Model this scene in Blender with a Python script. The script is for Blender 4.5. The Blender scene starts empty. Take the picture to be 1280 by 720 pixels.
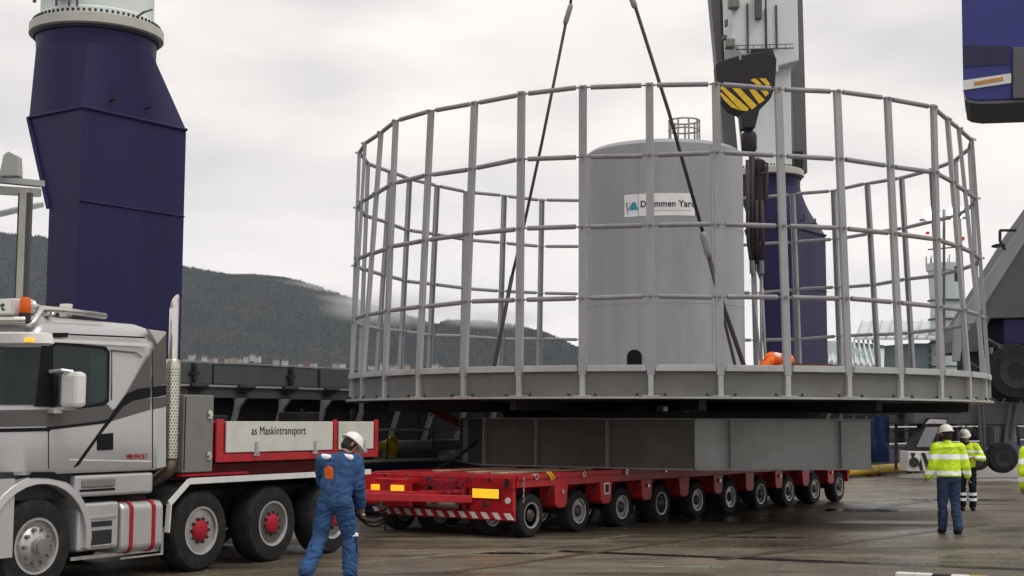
import bpy, bmesh, math, random
import numpy as np
from mathutils import Vector, Matrix, Euler, noise
random.seed(7)
R = math.radians
scene = bpy.context.scene
col = scene.collection

# ------------------------------------------------------------------ camera
FPX, PITCH, ROLL, CAMH = 1727.0, 0.0955, -0.0034, 1.87
cam_d = bpy.data.cameras.new('camera')
cam = bpy.data.objects.new('camera', cam_d); col.objects.link(cam)
cam_d.sensor_width = 36.0
cam_d.lens = 36.0 * FPX / 1280.0
cam_d.clip_start = 0.1; cam_d.clip_end = 20000
cam.matrix_world = Matrix.Translation((0, 0, CAMH)) @ Matrix.Rotation(R(90) + PITCH, 4, 'X') @ Matrix.Rotation(-ROLL, 4, 'Z')
scene.camera = cam
scene.render.resolution_x = 1280; scene.render.resolution_y = 720

# ------------------------------------------------------------------ world (overcast) and soft sun
SUN_EL, SUN_AZ = 62, 120          # azimuth from +Y towards +X
w = bpy.data.worlds.new('World'); scene.world = w; w.use_nodes = True
nt = w.node_tree; nt.nodes.clear()
def nn(t, **k):
    n = nt.nodes.new(t)
    for a, b in k.items(): setattr(n, a, b)
    return n
out = nn('ShaderNodeOutputWorld'); bg = nn('ShaderNodeBackground')
sky = nn('ShaderNodeTexSky', sky_type='NISHITA', sun_disc=False, sun_elevation=R(SUN_EL), sun_rotation=R(SUN_AZ))
sc_ = nn('ShaderNodeVectorMath', operation='SCALE'); sc_.inputs['Scale'].default_value = 1.0
tc = nn('ShaderNodeTexCoord'); mp = nn('ShaderNodeMapping'); mp.inputs['Scale'].default_value = (1.0, 1.0, 3.2)
nz = nn('ShaderNodeTexNoise'); nz.inputs['Scale'].default_value = 5.0; nz.inputs['Detail'].default_value = 4; nz.inputs['Roughness'].default_value = .45
cr = nn('ShaderNodeValToRGB')
cr.color_ramp.elements[0].position = .33; cr.color_ramp.elements[0].color = (7.7, 7.4, 7.45, 1)
cr.color_ramp.elements[1].position = .66; cr.color_ramp.elements[1].color = (11.3, 10.5, 9.9, 1)
sep = nn('ShaderNodeSeparateXYZ')
hr = nn('ShaderNodeMapRange'); hr.inputs['From Min'].default_value = 0.0; hr.inputs['From Max'].default_value = .2; hr.inputs['To Min'].default_value = 1.0; hr.inputs['To Max'].default_value = 0.0
mixh = nn('ShaderNodeMix', data_type='RGBA'); mixh.inputs[7].default_value = (12.8, 12.1, 12.1, 1)
mixs = nn('ShaderNodeMix', data_type='RGBA'); mixs.inputs[0].default_value = .94
hm = nn('ShaderNodeMath', operation='MULTIPLY'); hm.inputs[1].default_value = .7
L = nt.links.new
L(tc.outputs['Generated'], mp.inputs['Vector']); L(mp.outputs[0], nz.inputs['Vector']); L(nz.outputs['Fac'], cr.inputs[0])
L(tc.outputs['Generated'], sep.inputs[0]); L(sep.outputs['Z'], hr.inputs['Value']); L(hr.outputs[0], hm.inputs[0]); L(hm.outputs[0], mixh.inputs[0])
L(cr.outputs[0], mixh.inputs[6]); L(sky.outputs[0], sc_.inputs[0]); L(sc_.outputs[0], mixs.inputs[6]); L(mixh.outputs[2], mixs.inputs[7])
L(mixs.outputs[2], bg.inputs['Color']); bg.inputs['Strength'].default_value = 0.1
L(bg.outputs[0], out.inputs['Surface'])
sd = bpy.data.lights.new('sun', 'SUN'); sd.energy = 1.45; sd.angle = R(28); sd.color = (1, .97, .92)
sun = bpy.data.objects.new('sun', sd); col.objects.link(sun)
dv = Vector((math.sin(R(SUN_AZ)) * math.cos(R(SUN_EL)), math.cos(R(SUN_AZ)) * math.cos(R(SUN_EL)), math.sin(R(SUN_EL))))
sun.rotation_euler = dv.to_track_quat('Z', 'Y').to_euler(); sun.location = dv * 50
scene.view_settings.view_transform = 'Standard'; scene.view_settings.look = 'None'
scene.cycles.volume_bounces = 6; scene.view_settings.exposure = 0.0; scene.view_settings.gamma = 1.0

# ------------------------------------------------------------------ survey helpers (pixel of the photo -> metre)
_c, _s = math.cos(PITCH), math.sin(PITCH)
def ray(px, py):
    a = (px - 640) / FPX; b = (360 - py) / FPX
    x = a * math.cos(ROLL) + b * math.sin(ROLL); y = -a * math.sin(ROLL) + b * math.cos(ROLL)
    return x, _c - y * _s, _s + y * _c
def at(px, py, Y):
    x, yy, z = ray(px, py); k = Y / yy
    return Vector((x * k, Y, CAMH + z * k))
def gr(px, py, z=0):
    x, yy, zz = ray(px, py); k = (z - CAMH) / zz
    return Vector((x * k, yy * k, z))
def plane(px, py, O, u, off=0):
    n = (-u[1], u[0]); dx, dy, dz = ray(px, py)
    k = (O[0] * n[0] + O[1] * n[1] + off) / (dx * n[0] + dy * n[1])
    X, Y, Z = dx * k, dy * k, CAMH + dz * k
    return ((X - O[0]) * u[0] + (Y - O[1]) * u[1], Z)

# ------------------------------------------------------------------ materials
MATS = {}
def mat(name, c, rough=.5, metal=0.0, var=.12, scale=3.0, bump=.0, bscale=40, dirt=None, dirt_amt=.0, dscale=1.2, emit=0, coat=0, streak=False, trans=0, spec=.28):
    if name in MATS: return MATS[name]
    m = bpy.data.materials.new(name); m.use_nodes = True
    t = m.node_tree; b = t.nodes['Principled BSDF']; l = t.links.new
    b.inputs['Roughness'].default_value = rough; b.inputs['Metallic'].default_value = metal; b.inputs['Specular IOR Level'].default_value = spec
    if coat: b.inputs['Coat Weight'].default_value = coat; b.inputs['Coat Roughness'].default_value = .12
    if trans: b.inputs['Transmission Weight'].default_value = trans
    tc = t.nodes.new('ShaderNodeTexCoord'); mp = t.nodes.new('ShaderNodeMapping')
    mp.inputs['Scale'].default_value = (1, 1, .22) if streak else (1, 1, 1)
    l(tc.outputs['Object'], mp.inputs[0])
    n = t.nodes.new('ShaderNodeTexNoise'); n.inputs['Scale'].default_value = scale; n.inputs['Detail'].default_value = 5; n.inputs['Roughness'].default_value = .6
    l(mp.outputs[0], n.inputs['Vector'])
    r = t.nodes.new('ShaderNodeValToRGB'); e = r.color_ramp.elements
    e[0].position = .3; e[1].position = .7
    e[0].color = tuple(x * (1 - var) for x in c) + (1,); e[1].color = tuple(min(1, x * (1 + var)) for x in c) + (1,)
    l(n.outputs['Fac'], r.inputs[0]); last = r.outputs[0]
    if dirt:
        n2 = t.nodes.new('ShaderNodeTexNoise'); n2.inputs['Scale'].default_value = dscale; n2.inputs['Detail'].default_value = 8; n2.inputs['Roughness'].default_value = .7
        l(mp.outputs[0], n2.inputs['Vector'])
        r2 = t.nodes.new('ShaderNodeMapRange'); r2.inputs['From Min'].default_value = .5; r2.inputs['From Max'].default_value = .72; r2.inputs['To Max'].default_value = dirt_amt
        l(n2.outputs['Fac'], r2.inputs['Value'])
        mx = t.nodes.new('ShaderNodeMix'); mx.data_type = 'RGBA'; mx.inputs[7].default_value = tuple(dirt) + (1,)
        l(r2.outputs[0], mx.inputs[0]); l(last, mx.inputs[6]); last = mx.outputs[2]
    l(last, b.inputs['Base Color'])
    rr = t.nodes.new('ShaderNodeMapRange'); rr.inputs['To Min'].default_value = max(.03, rough - .08); rr.inputs['To Max'].default_value = min(1, rough + .1)
    l(n.outputs['Fac'], rr.inputs['Value']); l(rr.outputs[0], b.inputs['Roughness'])
    if bump:
        n3 = t.nodes.new('ShaderNodeTexNoise'); n3.inputs['Scale'].default_value = bscale; n3.inputs['Detail'].default_value = 4
        l(tc.outputs['Object'], n3.inputs['Vector'])
        bp = t.nodes.new('ShaderNodeBump'); bp.inputs['Strength'].default_value = bump; bp.inputs['Distance'].default_value = .02
        l(n3.outputs['Fac'], bp.inputs['Height']); l(bp.outputs[0], b.inputs['Normal'])
    if emit:
        b.inputs['Emission Color'].default_value = tuple(c) + (1,); b.inputs['Emission Strength'].default_value = emit
    MATS[name] = m
    return m
frame_rust_shade = mat('base_frame_stained_shaded', (.085, .078, .068), .6, 0, .3, .9, .15, 30, (.055, .036, .022), .85, .6)  # brown stain, plus the left facets' shade under the ring put into colour
rim_in = mat('rim_inner_grey', (.06, .057, .055), .5, .4, .2, 8)
steel = mat('primed_steel', (.33, .335, .345), .5, 0, .14, 2.2, .15, 60, (.12, .11, .10), .5, 1.1, streak=True)
steel2 = mat('tube_steel', (.25, .245, .252), .45, 0, .16, 3.0, .1, 50, (.14, .12, .11), .4, 2.0)
steel_lt = mat('pale_steel', (.42, .43, .43), .5, 0, .12, 2.2, .1, 60, (.2, .18, .15), .5, 1.6)
web = mat('web_plate', (.17, .172, .165), .55, 0, .18, 1.3, .15, 30, (.12, .095, .06), .55, .7)
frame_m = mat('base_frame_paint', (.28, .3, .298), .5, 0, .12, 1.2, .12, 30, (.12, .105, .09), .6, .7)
tank_m = mat('tank_paint', (.315, .325, .345), .42, 0, .11, .9, .06, 20, (.2, .205, .22), .6, .7, streak=True)
dark = mat('dark_steel', (.025, .025, .027), .6, 0, .3, 2, .1, 30)
rubber = mat('tyre_rubber', (.013, .013, .014), .75, 0, .3, 9, .2, 60, (.06, .055, .05), .5, 5)
red = mat('trailer_red', (.42, .012, .02), .38, 0, .15, 3, .08, 40, (.08, .01, .012), .6, 2.2, coat=.3)
redhub = mat('hub_red', (.36, .008, .022), .5, 0, .2, 6, 0, 40, (.06, .015, .015), .6, 7)
silver = mat('cab_silver', (.47, .47, .475), .3, .35, .05, 1.0, .02, 20, (.38, .36, .33), .5, 1.6, coat=.4, spec=.5)
cabgrey = mat('cab_stripe_grey', (.1, .095, .095), .35, .1, .05, 3)
cabblack = mat('cab_stripe_black', (.006, .006, .007), .35, 0, .1, 3, spec=.15)
greybox = mat('locker_grey', (.21, .205, .19), .5, .2, .08, 2, .05, 40, (.1, .09, .08), .5, 2)
alu = mat('rim_aluminium', (.5, .5, .49), .35, .7, .1, 8, .05, 60, (.16, .14, .12), .6, 7)
chrome = mat('polished_steel', (.62, .6, .56), .16, 1, .06, 9, 0)
perf = mat('stainless_guard', (.55, .53, .46), .28, .9, .1, 20)
white = mat('white_paint', (.68, .68, .66), .45, 0, .05, 2, .03, 40, (.4, .37, .33), .5, 2.3)
cream = mat('cream_board', (.58, .57, .52), .5, 0, .04, 1.5, .02, 30, (.4, .38, .33), .6, 2)
textm = mat('black_lettering', (.02, .02, .022), .5)
redtext = mat('red_lettering', (.4, .01, .03), .4)
glass = mat('cab_glass', (.012, .02, .022), .06, 0, .2, 2, spec=.3)
amber = mat('amber_lens', (.75, .12, .01), .25, 0, .05, 30)
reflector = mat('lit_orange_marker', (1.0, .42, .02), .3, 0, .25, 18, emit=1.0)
lampwhite = mat('lit_lamp', (1, .95, .95), .3, emit=6)
navy = mat('navy_crane_paint', (.021, .018, .075), .5, 0, .12, .8, .08, 3, (.012, .012, .04), .7, .35, streak=True, spec=.2)
navy2 = mat('royal_blue_paint', (.035, .04, .2), .42, 0, .08, .8, .03, 12, (.03, .03, .16), .5, .6)
navyhull = mat('navy_hull', (.012, .016, .06), .45, 0, .2, .8, .05, 10)
cranewhite = mat('ship_crane_white', (.68, .74, .72), .45, 0, .05, .6, .03, 10, (.42, .44, .4), .6, .5, streak=True)
cranegrey = mat('crane_grey', (.1, .1, .105), .5, 0, .1, .5, .05, 10, (.06, .06, .06), .5, .6)
boomgrey = mat('boom_grey', (.15, .148, .155), .5, 0, .1, .5, .03, 10)
shipgrey = mat('ship_grey_paint', (.075, .083, .085), .5, 0, .15, .7, .08, 10, (.06, .045, .035), .5, 1.0, streak=True)
shiplite = mat('ship_pale_edge', (.3, .31, .3), .5, 0, .15, 2, .05, 10, (.15, .13, .1), .6, 1.4)
gantry_m = mat('pale_gantry_paint', (.36, .38, .37), .5, 0, .12, 1, .05, 20, (.22, .18, .13), .4, 1.3)
yellow = mat('signal_yellow', (.62, .45, .01), .45, 0, .1, 3, .05, 40, (.25, .16, .03), .6, 3)
hookyel = mat('hook_yellow', (.72, .48, .03), .45, 0, .1, 4, 0, 40, (.2, .14, .05), .5, 5)
black = mat('hook_black', (.022, .02, .026), .55, 0, .25, 4, .1, 40)
rope = mat('wire_rope', (.05, .042, .04), .6, .2, .3, 20, .1, 80)
rustbrown = mat('rusty_steel', (.13, .055, .03), .8, 0, .4, 5, .2, 40)
skin_m = mat('skin', (.42, .22, .16), .55, 0, .1, 10)
hivis = mat('hivis_yellow', (.62, .85, .03), .7, 0, .1, 12, .5, 14)
orange_cloth = mat('hivis_orange', (.95, .17, .02), .7, 0, .12, 10, .5, 14)
bluecloth = mat('blue_coverall', (.032, .085, .2), .88, 0, .3, 5, .8, 12, (.028, .03, .036), .85, 2.2)
jeans = mat('blue_jeans', (.028, .05, .105), .9, 0, .2, 12, .6, 14)
navycloth = mat('navy_cloth', (.012, .014, .035), .85, 0, .2, 10, .6, 14)
blackcloth = mat('black_cloth', (.012, .012, .014), .85, 0, .3, 10, .3, 20)
reflect = mat('reflective_band_glow', (.85, .86, .92), .35, 0, .04, 20, emit=.12)  # no lamps: a faint glow stands in for light the bands throw back
helmet_m = mat('white_helmet', (.78, .76, .7), .35, 0, .04, 8, coat=.4)
hair_m = mat('dark_hair', (.03, .022, .018), .8)
glove_m = mat('work_glove', (.22, .17, .1), .85, 0, .2, 20)
tarp = mat('blue_tarpaulin', (.02, .05, .14), .6, 0, .3, 4, .5, 5)
timber = mat('pale_timber', (.4, .3, .2), .75, 0, .25, 6, .2, 30)
shedwhite = mat('shed_panels', (.5, .56, .58), .5, 0, .08, .3, 0, 10, (.36, .42, .43), .5, .2)
shedroof = mat('shed_roof', (.55, .6, .6), .4, 0, .06, .3)
brown_roof = mat('house_roof', (.1, .07, .06), .8)

def layered(name, build):
    m = bpy.data.materials.new(name); m.use_nodes = True
    build(m.node_tree, m.node_tree.nodes['Principled BSDF']); MATS[name] = m; return m
def _ground(t, b):
    l = t.links.new; N = t.nodes.new
    tc = N('ShaderNodeTexCoord')
    def noi(sc, det, rgh, vec=None, stretch=None):
        n = N('ShaderNodeTexNoise'); n.inputs['Scale'].default_value = sc; n.inputs['Detail'].default_value = det; n.inputs['Roughness'].default_value = rgh
        if stretch:
            m = N('ShaderNodeMapping'); m.inputs['Rotation'].default_value = (0, 0, R(stretch[3])); m.inputs['Scale'].default_value = stretch[:3]
            l(tc.outputs['Object'], m.inputs[0]); l(m.outputs[0], n.inputs['Vector'])
        else: l(tc.outputs['Object'], n.inputs['Vector'])
        return n
    n1 = noi(.16, 6, .6, stretch=(1, 2.2, 1, -20)); n2 = noi(1.3, 8, .7); n3 = noi(45, 3, .6)
    r1 = N('ShaderNodeValToRGB'); e = r1.color_ramp.elements
    e[0].position = .3; e[0].color = (.068, .055, .038, 1); e[1].position = .72; e[1].color = (.2, .172, .128, 1)
    mul = N('ShaderNodeMix'); mul.data_type = 'RGBA'; mul.blend_type = 'OVERLAY'; mul.inputs[0].default_value = .75
    l(n1.outputs['Fac'], r1.inputs[0]); l(r1.outputs[0], mul.inputs[6])
    r2 = N('ShaderNodeValToRGB'); e = r2.color_ramp.elements; e[0].position = .3; e[0].color = (.25, .25, .25, 1); e[1].position = .7; e[1].color = (.72, .72, .72, 1)
    l(n2.outputs['Fac'], r2.inputs[0]); l(r2.outputs[0], mul.inputs[7])
    mul2 = N('ShaderNodeMix'); mul2.data_type = 'RGBA'; mul2.blend_type = 'OVERLAY'; mul2.inputs[0].default_value = .6
    l(mul.outputs[2], mul2.inputs[6]); l(n3.outputs['Fac'], mul2.inputs[7]); 
    vo = N('ShaderNodeTexVoronoi'); vo.feature = 'DISTANCE_TO_EDGE'; vo.inputs['Scale'].default_value = .22
    wp = N('ShaderNodeMix'); wp.data_type = 'RGBA'; wp.blend_type = 'ADD'; wp.inputs[0].default_value = .9; l(tc.outputs['Object'], wp.inputs[6]); l(n2.outputs['Color'], wp.inputs[7]); l(wp.outputs[2], vo.inputs['Vector'])
    cm = N('ShaderNodeMapRange'); cm.inputs['From Max'].default_value = .006; cm.inputs['To Min'].default_value = .55; cm.inputs['To Max'].default_value = 1; l(vo.outputs['Distance'], cm.inputs['Value'])
    ns = noi(.55, 7, .62, stretch=(.7, 3.2, 1, 12)); sm = N('ShaderNodeMapRange'); sm.inputs['From Min'].default_value = .52; sm.inputs['From Max'].default_value = .62; sm.inputs['To Min'].default_value = 1; sm.inputs['To Max'].default_value = .5; l(ns.outputs['Fac'], sm.inputs['Value'])
    mm_ = N('ShaderNodeMath'); mm_.operation = 'MULTIPLY'; l(cm.outputs[0], mm_.inputs[0]); l(sm.outputs[0], mm_.inputs[1])
    hv = N('ShaderNodeVectorMath'); hv.operation = 'SCALE'; l(mul2.outputs[2], hv.inputs[0]); l(mm_.outputs[0], hv.inputs['Scale']); l(hv.outputs[0], b.inputs['Base Color'])
    nw = noi(.3, 5, .55, stretch=(.5, 1.8, 1, -8))
    wr = N('ShaderNodeMapRange'); wr.inputs['From Min'].default_value = .42; wr.inputs['From Max'].default_value = .62; wr.inputs['To Min'].default_value = .55; wr.inputs['To Max'].default_value = .14
    l(nw.outputs['Fac'], wr.inputs['Value']); l(wr.outputs[0], b.inputs['Roughness'])
    bp = N('ShaderNodeBump'); bp.inputs['Strength'].default_value = .35; bp.inputs['Distance'].default_value = .012
    l(n3.outputs['Fac'], bp.inputs['Height']); 
    bp2 = N('ShaderNodeBump'); bp2.inputs['Strength'].default_value = .25; bp2.inputs['Distance'].default_value = .03
    l(n2.outputs['Fac'], bp2.inputs['Height']); l(bp2.outputs[0], bp.inputs['Normal']); l(bp.outputs[0], b.inputs['Normal'])
ground_m = layered('wet_asphalt', _ground)
def _hill(t, b):
    l = t.links.new; N = t.nodes.new
    tc = N('ShaderNodeTexCoord'); n = N('ShaderNodeTexNoise'); n.inputs['Scale'].default_value = .006; n.inputs['Detail'].default_value = 8; n.inputs['Roughness'].default_value = .65
    l(tc.outputs['Object'], n.inputs['Vector'])
    r = N('ShaderNodeValToRGB'); e = r.color_ramp.elements
    e[0].position = .35; e[0].color = (.010, .018, .020, 1); e[1].position = .7; e[1].color = (.034, .030, .03, 1)
    l(n.outputs['Fac'], r.inputs[0]); l(r.outputs[0], b.inputs['Base Color']); b.inputs['Roughness'].default_value = .95
    b.inputs['Specular IOR Level'].default_value = .1
hill_m = layered('forest_hill', _hill)
puddle_m = mat('puddle_water', (.012, .010, .008), .05, 0, .2, 1)
water_m = mat('harbour_water', (.03, .045, .05), .12, 0, .2, .05, .4, .6)
tree_m = mat('spruce_green', (.015, .023, .026), .95, 0, .3, .004)
tree_m.node_tree.nodes['Principled BSDF'].inputs['Specular IOR Level'].default_value = .1

# ------------------------------------------------------------------ object helpers
def tag(o, label=None, cat=None, group=None, kind=None):
    if label: o['label'] = label
    if cat: o['category'] = cat
    if group: o['group'] = group
    if kind: o['kind'] = kind
    return o
def thing(name, label, cat, loc=(0, 0, 0), rz=0, group=None):
    o = bpy.data.objects.new(name, None); col.objects.link(o)
    o.location = loc; o.rotation_euler = (0, 0, rz); o.empty_display_size = .3
    return tag(o, label, cat, group)
def wmat(o):
    M = Matrix.LocRotScale(o.location, o.rotation_euler, o.scale)
    return wmat(o.parent) @ M if o.parent else M
class MB:
    def __init__(s): s.v = []; s.f = []; s.mi = []; s.m = 0
    def add(s, vs, fs):
        k = len(s.v); s.v += [tuple(p) for p in vs]; s.f += [tuple(i + k for i in f) for f in fs]; s.mi += [s.m] * len(fs); return s
    def box(s, a, b):
        (x0, y0, z0), (x1, y1, z1) = a, b
        vs = [(x, y, z) for x in (x0, x1) for y in (y0, y1) for z in (z0, z1)]
        return s.add(vs, [(0, 1, 3, 2), (4, 6, 7, 5), (0, 4, 5, 1), (2, 3, 7, 6), (0, 2, 6, 4), (1, 5, 7, 3)])
    def beam(s, p0, p1, wd, ht, up=(0, 0, 1)):
        p0, p1 = Vector(p0), Vector(p1); d = (p1 - p0).normalized(); up = Vector(up)
        if abs(d.dot(up)) > .98: up = Vector((0, 1, 0))
        sx = d.cross(up).normalized(); u2 = sx.cross(d).normalized()
        vs = [p + sx * (a * wd / 2) + u2 * (b * ht / 2) for p in (p0, p1) for a, b in ((-1, -1), (1, -1), (1, 1), (-1, 1))]
        return s.add(vs, [(0, 1, 2, 3)[::-1], (4, 5, 6, 7), (0, 4, 5, 1)[::-1], (1, 5, 6, 2)[::-1], (2, 6, 7, 3)[::-1], (3, 7, 4, 0)[::-1]])
    def tube(s, pts, rad, n=8, caps=True):
        pts = [Vector(p) for p in pts]
        rad = rad if isinstance(rad, (list, tuple)) else [rad] * len(pts)
        vs = []; prev = None
        for i, p in enumerate(pts):
            d = (pts[min(i + 1, len(pts) - 1)] - pts[max(i - 1, 0)]).normalized()
            if prev is None:
                a = Vector((0, 0, 1)) if abs(d.z) < .9 else Vector((1, 0, 0)); prev = d.cross(a).normalized()
            else: prev = (prev - d * prev.dot(d)).normalized()
            q = d.cross(prev)
            for k in range(n):
                t = 2 * math.pi * k / n; vs.append(p + (prev * math.cos(t) + q * math.sin(t)) * rad[i])
        fs = []
        for i in range(len(pts) - 1):
            for k in range(n):
                a = i * n + k; b = i * n + (k + 1) % n; fs.append((a, b, b + n, a + n))
        if caps: fs.append(tuple(range(n))[::-1]); fs.append(tuple((len(pts) - 1) * n + k for k in range(n)))
        return s.add(vs, fs)
    def lathe(s, prof, O=(0, 0, 0), axis='Z', n=32, close=False):
        # prof: (radius, height along axis)
        vs = []
        for r_, h in prof:
            for k in range(n):
                t = 2 * math.pi * k / n; a, b = r_ * math.cos(t), r_ * math.sin(t)
                p = {'Z': (a, b, h), 'Y': (a, h, b), 'X': (h, a, b)}[axis]; vs.append((p[0] + O[0], p[1] + O[1], p[2] + O[2]))
        fs = []; m = len(prof)
        for i in range(m if close else m - 1):
            for k in range(n):
                a = i * n + k; b = i * n + (k + 1) % n; j = ((i + 1) % m) * n
                fs.append((a, b, j + (k + 1) % n, j + k))
        if not close:
            if prof[0][0] > 1e-4: fs.append(tuple(range(n))[::-1])
            if prof[-1][0] > 1e-4: fs.append(tuple((m - 1) * n + k for k in range(n)))
        return s.add(vs, fs)
    def prism(s, pts, O, U, V, W, d0, d1):
        O, U, V, W = map(Vector, (O, U, V, W)); n = len(pts)
        vs = [O + U * a + V * b + W * d for d in (d0, d1) for a, b in pts]
        return s.add(vs, [tuple(range(n))[::-1], tuple(range(n, 2 * n))] + [(i, (i + 1) % n, n + (i + 1) % n, n + i) for i in range(n)])
    def loft(s, secs, caps=True, closed=True):
        n = len(secs[0]); vs = [p for q in secs for p in q]; fs = []
        for i in range(len(secs) - 1):
            for k in range(n if closed else n - 1):
                a = i * n + k; b = i * n + (k + 1) % n; fs.append((a, b, b + n, a + n))
        if caps: fs += [tuple(range(n))[::-1], tuple((len(secs) - 1) * n + k for k in range(n))]
        return s.add(vs, fs)
    def build(s, name, m, parent=None, world=False, bev=0, smooth=False, auto=None, **kw):
        me = bpy.data.meshes.new(name); vs = s.v
        if world and parent is not None:
            M = wmat(parent).inverted(); vs = [M @ Vector(p) for p in vs]
        me.from_pydata([tuple(p) for p in vs], [], s.f)
        bm = bmesh.new(); bm.from_mesh(me); bmesh.ops.recalc_face_normals(bm, faces=bm.faces)
        if auto is not None:
            for e in bm.edges:
                e.smooth = len(e.link_faces) == 2 and e.calc_face_angle(0) < R(auto)
            for f in bm.faces: f.smooth = True
        elif smooth:
            for f in bm.faces: f.smooth = True
        bm.to_mesh(me); bm.free()
        for x in (m if isinstance(m, (list, tuple)) else [m]): me.materials.append(x)
        if isinstance(m, (list, tuple)): me.polygons.foreach_set('material_index', s.mi)
        o = bpy.data.objects.new(name, me); col.objects.link(o)
        if parent is not None: o.parent = parent
        if bev:
            b = o.modifiers.new('bevel', 'BEVEL'); b.width = bev; b.segments = 2; b.limit_method = 'ANGLE'; b.angle_limit = R(40)
        return tag(o, **kw)
def share(o, parent, loc=None, rot=None, name=None):
    c = o.copy(); col.objects.link(c); c.parent = parent
    if loc is not None: c.location = loc
    if rot is not None: c.rotation_euler = rot
    return c
def copy_tree(o, parent=None):
    c = o.copy(); col.objects.link(c)
    if parent is not None: c.parent = parent
    for ch in list(o.children): copy_tree(ch, c)
    return c
def text(body, size, M, name, m, parent, bold=0.0, sx=1.0, depth=.002):
    cu = bpy.data.curves.new(name, 'FONT'); cu.body = body; cu.size = size; cu.extrude = depth; cu.offset = bold; cu.space_character = 1.06; cu.align_x = 'CENTER'; cu.align_y = 'CENTER'
    o = bpy.data.objects.new(name + '_tmp', cu); col.objects.link(o)
    dg = bpy.context.evaluated_depsgraph_get(); me = bpy.data.meshes.new_from_object(o.evaluated_get(dg))
    bpy.data.objects.remove(o); me.transform(Matrix.Diagonal((sx, 1, 1, 1))); 
    if callable(M):
        for v in me.vertices: v.co = M(v.co)
    else: me.transform(M)
    me.materials.clear(); me.materials.append(m)
    ob = bpy.data.objects.new(name, me); col.objects.link(ob); ob.parent = parent
    return ob
U = Vector((.5828, .8126, 0)); N_ = Vector((-.8126, .5828, 0)); Z = Vector((0, 0, 1))
def sn(s, n, z=0): return U * s + N_ * n + Z * z

# ------------------------------------------------------------------ the setting
QE = 18.1
g = MB()
xs = [-60, -20, 0, 10, 20, 30, 40, 60, 120, 400, 4500]; ns = [QE - .001, 12, 6, 0, -10, -30, -120, -1500, -5000]
vs = [sn(s_, n_, 0) for n_ in ns for s_ in xs]; nx = len(xs)
g.add(vs, [(i * nx + j, i * nx + j + 1, (i + 1) * nx + j + 1, (i + 1) * nx + j) for i in range(len(ns) - 1) for j in range(nx - 1)])
g.build('ground', ground_m, kind='structure')
q = MB(); q.add([sn(-60, QE, 0), sn(4500, QE, 0), sn(4500, QE, -4), sn(-60, QE, -4)], [(0, 1, 2, 3)]); q.build('quay_wall', mat('quay_concrete', (.2, .19, .17), .8, 0, .2, .6, .2, 10), kind='structure')
q = MB(); q.add([(-6000, -500, -2.5), (6000, -500, -2.5), (6000, 9000, -2.5), (-6000, 9000, -2.5)], [(0, 1, 2, 3)]); q.build('water', water_m, kind='structure')

# hills across the fjord: two ridges with their skylines surveyed from the photograph
def ridge(name, D, prof, base_y, foot, seed, ntree):
    x0, x1 = prof[0][0], prof[-1][0]; nxx, nyy = 150, 40
    px_ = np.array([p[0] for p in prof]); py_ = np.array([p[1] for p in prof])
    def H(x, v):   # v 0 at foot .. 1 at crest .. 1.6 beyond
        pxx = 640 + FPX * x / D
        zc = at(pxx, float(np.interp(pxx, px_, py_)), D).z
        f = math.sin(min(v, 1) * math.pi / 2) ** 1.15 if v < 1 else 1 - (v - 1) * .3
        amp = 22 * math.sin(min(v, 1) * math.pi)
        return -2 + (zc + 2) * f + amp * noise.noise(Vector((x * .004, v * 3.2, seed)))
    X0, X1 = (x0 - 640) / FPX * D, (x1 - 640) / FPX * D
    vs = []
    for j in range(nyy):
        v = j / (nyy - 1) * 1.5
        for i in range(nxx):
            x = X0 + (X1 - X0) * i / (nxx - 1); vs.append((x, foot + (D - foot) * v, H(x, v)))
    m_ = MB(); m_.add(vs, [(j * nxx + i, j * nxx + i + 1, (j + 1) * nxx + i + 1, (j + 1) * nxx + i) for j in range(nyy - 1) for i in range(nxx - 1)])
    m_.build(name, hill_m, smooth=True, kind='structure')
    # spruces, as one wood
    rr = random.Random(seed); V = []; F_ = []
    for _ in range(ntree):
        v = rr.random() ** .8 * 1.02; x = X0 + (X1 - X0) * rr.random(); y = foot + (D - foot) * v; z = H(x, v) - 1
        if v < .06 and rr.random() < .8: continue
        h = (rr.uniform(6, 15) if v > .93 else rr.uniform(5, 10)) * D / 4000; r_ = h * rr.uniform(.2, .34); k = len(V); a0 = rr.random() * 6
        V += [(x + r_ * math.cos(a0 + t * 1.2566), y + r_ * math.sin(a0 + t * 1.2566), z + h * .05) for t in range(5)] + [(x, y, z + h)]
        F_ += [(k + t, k + (t + 1) % 5, k + 5) for t in range(5)]
    me = bpy.data.meshes.new('forest'); me.from_pydata(V, [], F_); me.materials.append(tree_m)
    o = bpy.data.objects.new('forest', me); col.objects.link(o)
    tag(o, 'dark spruce forest covering the ' + ('far misty' if D > 3500 else 'lower right') + ' hillside across the water', 'forest', kind='stuff')
    return H
Hf = ridge('hill', 4200, [(-120, 262), (0, 298), (60, 302), (120, 318), (230, 338), (262, 344), (300, 350), (330, 351), (370, 355), (400, 364), (430, 374), (470, 388), (520, 402), (580, 420), (640, 436), (720, 455), (800, 475), (900, 500), (960, 520)], 0, 2500, 3, 42000)
Hn = ridge('near_hill', 3300, [(380, 505), (430, 470), (500, 430), (560, 404), (600, 404), (640, 409), (680, 420), (720, 440), (760, 455), (850, 480), (950, 505), (1000, 518)], 0, 2550, 5, 15000)
# far shore strip
q = MB(); q.add([(-2500, 2300, -1.5), (1500, 2300, -1.5), (1500, 2700, 6), (-2500, 2700, 6)], [(0, 1, 2, 3)]); q.build('far_shore', mat('shore_snow', (.3, .3, .3), .9, 0, .5, .01, 0, 10, (.06, .06, .05), 1, .02), kind='structure')

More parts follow.
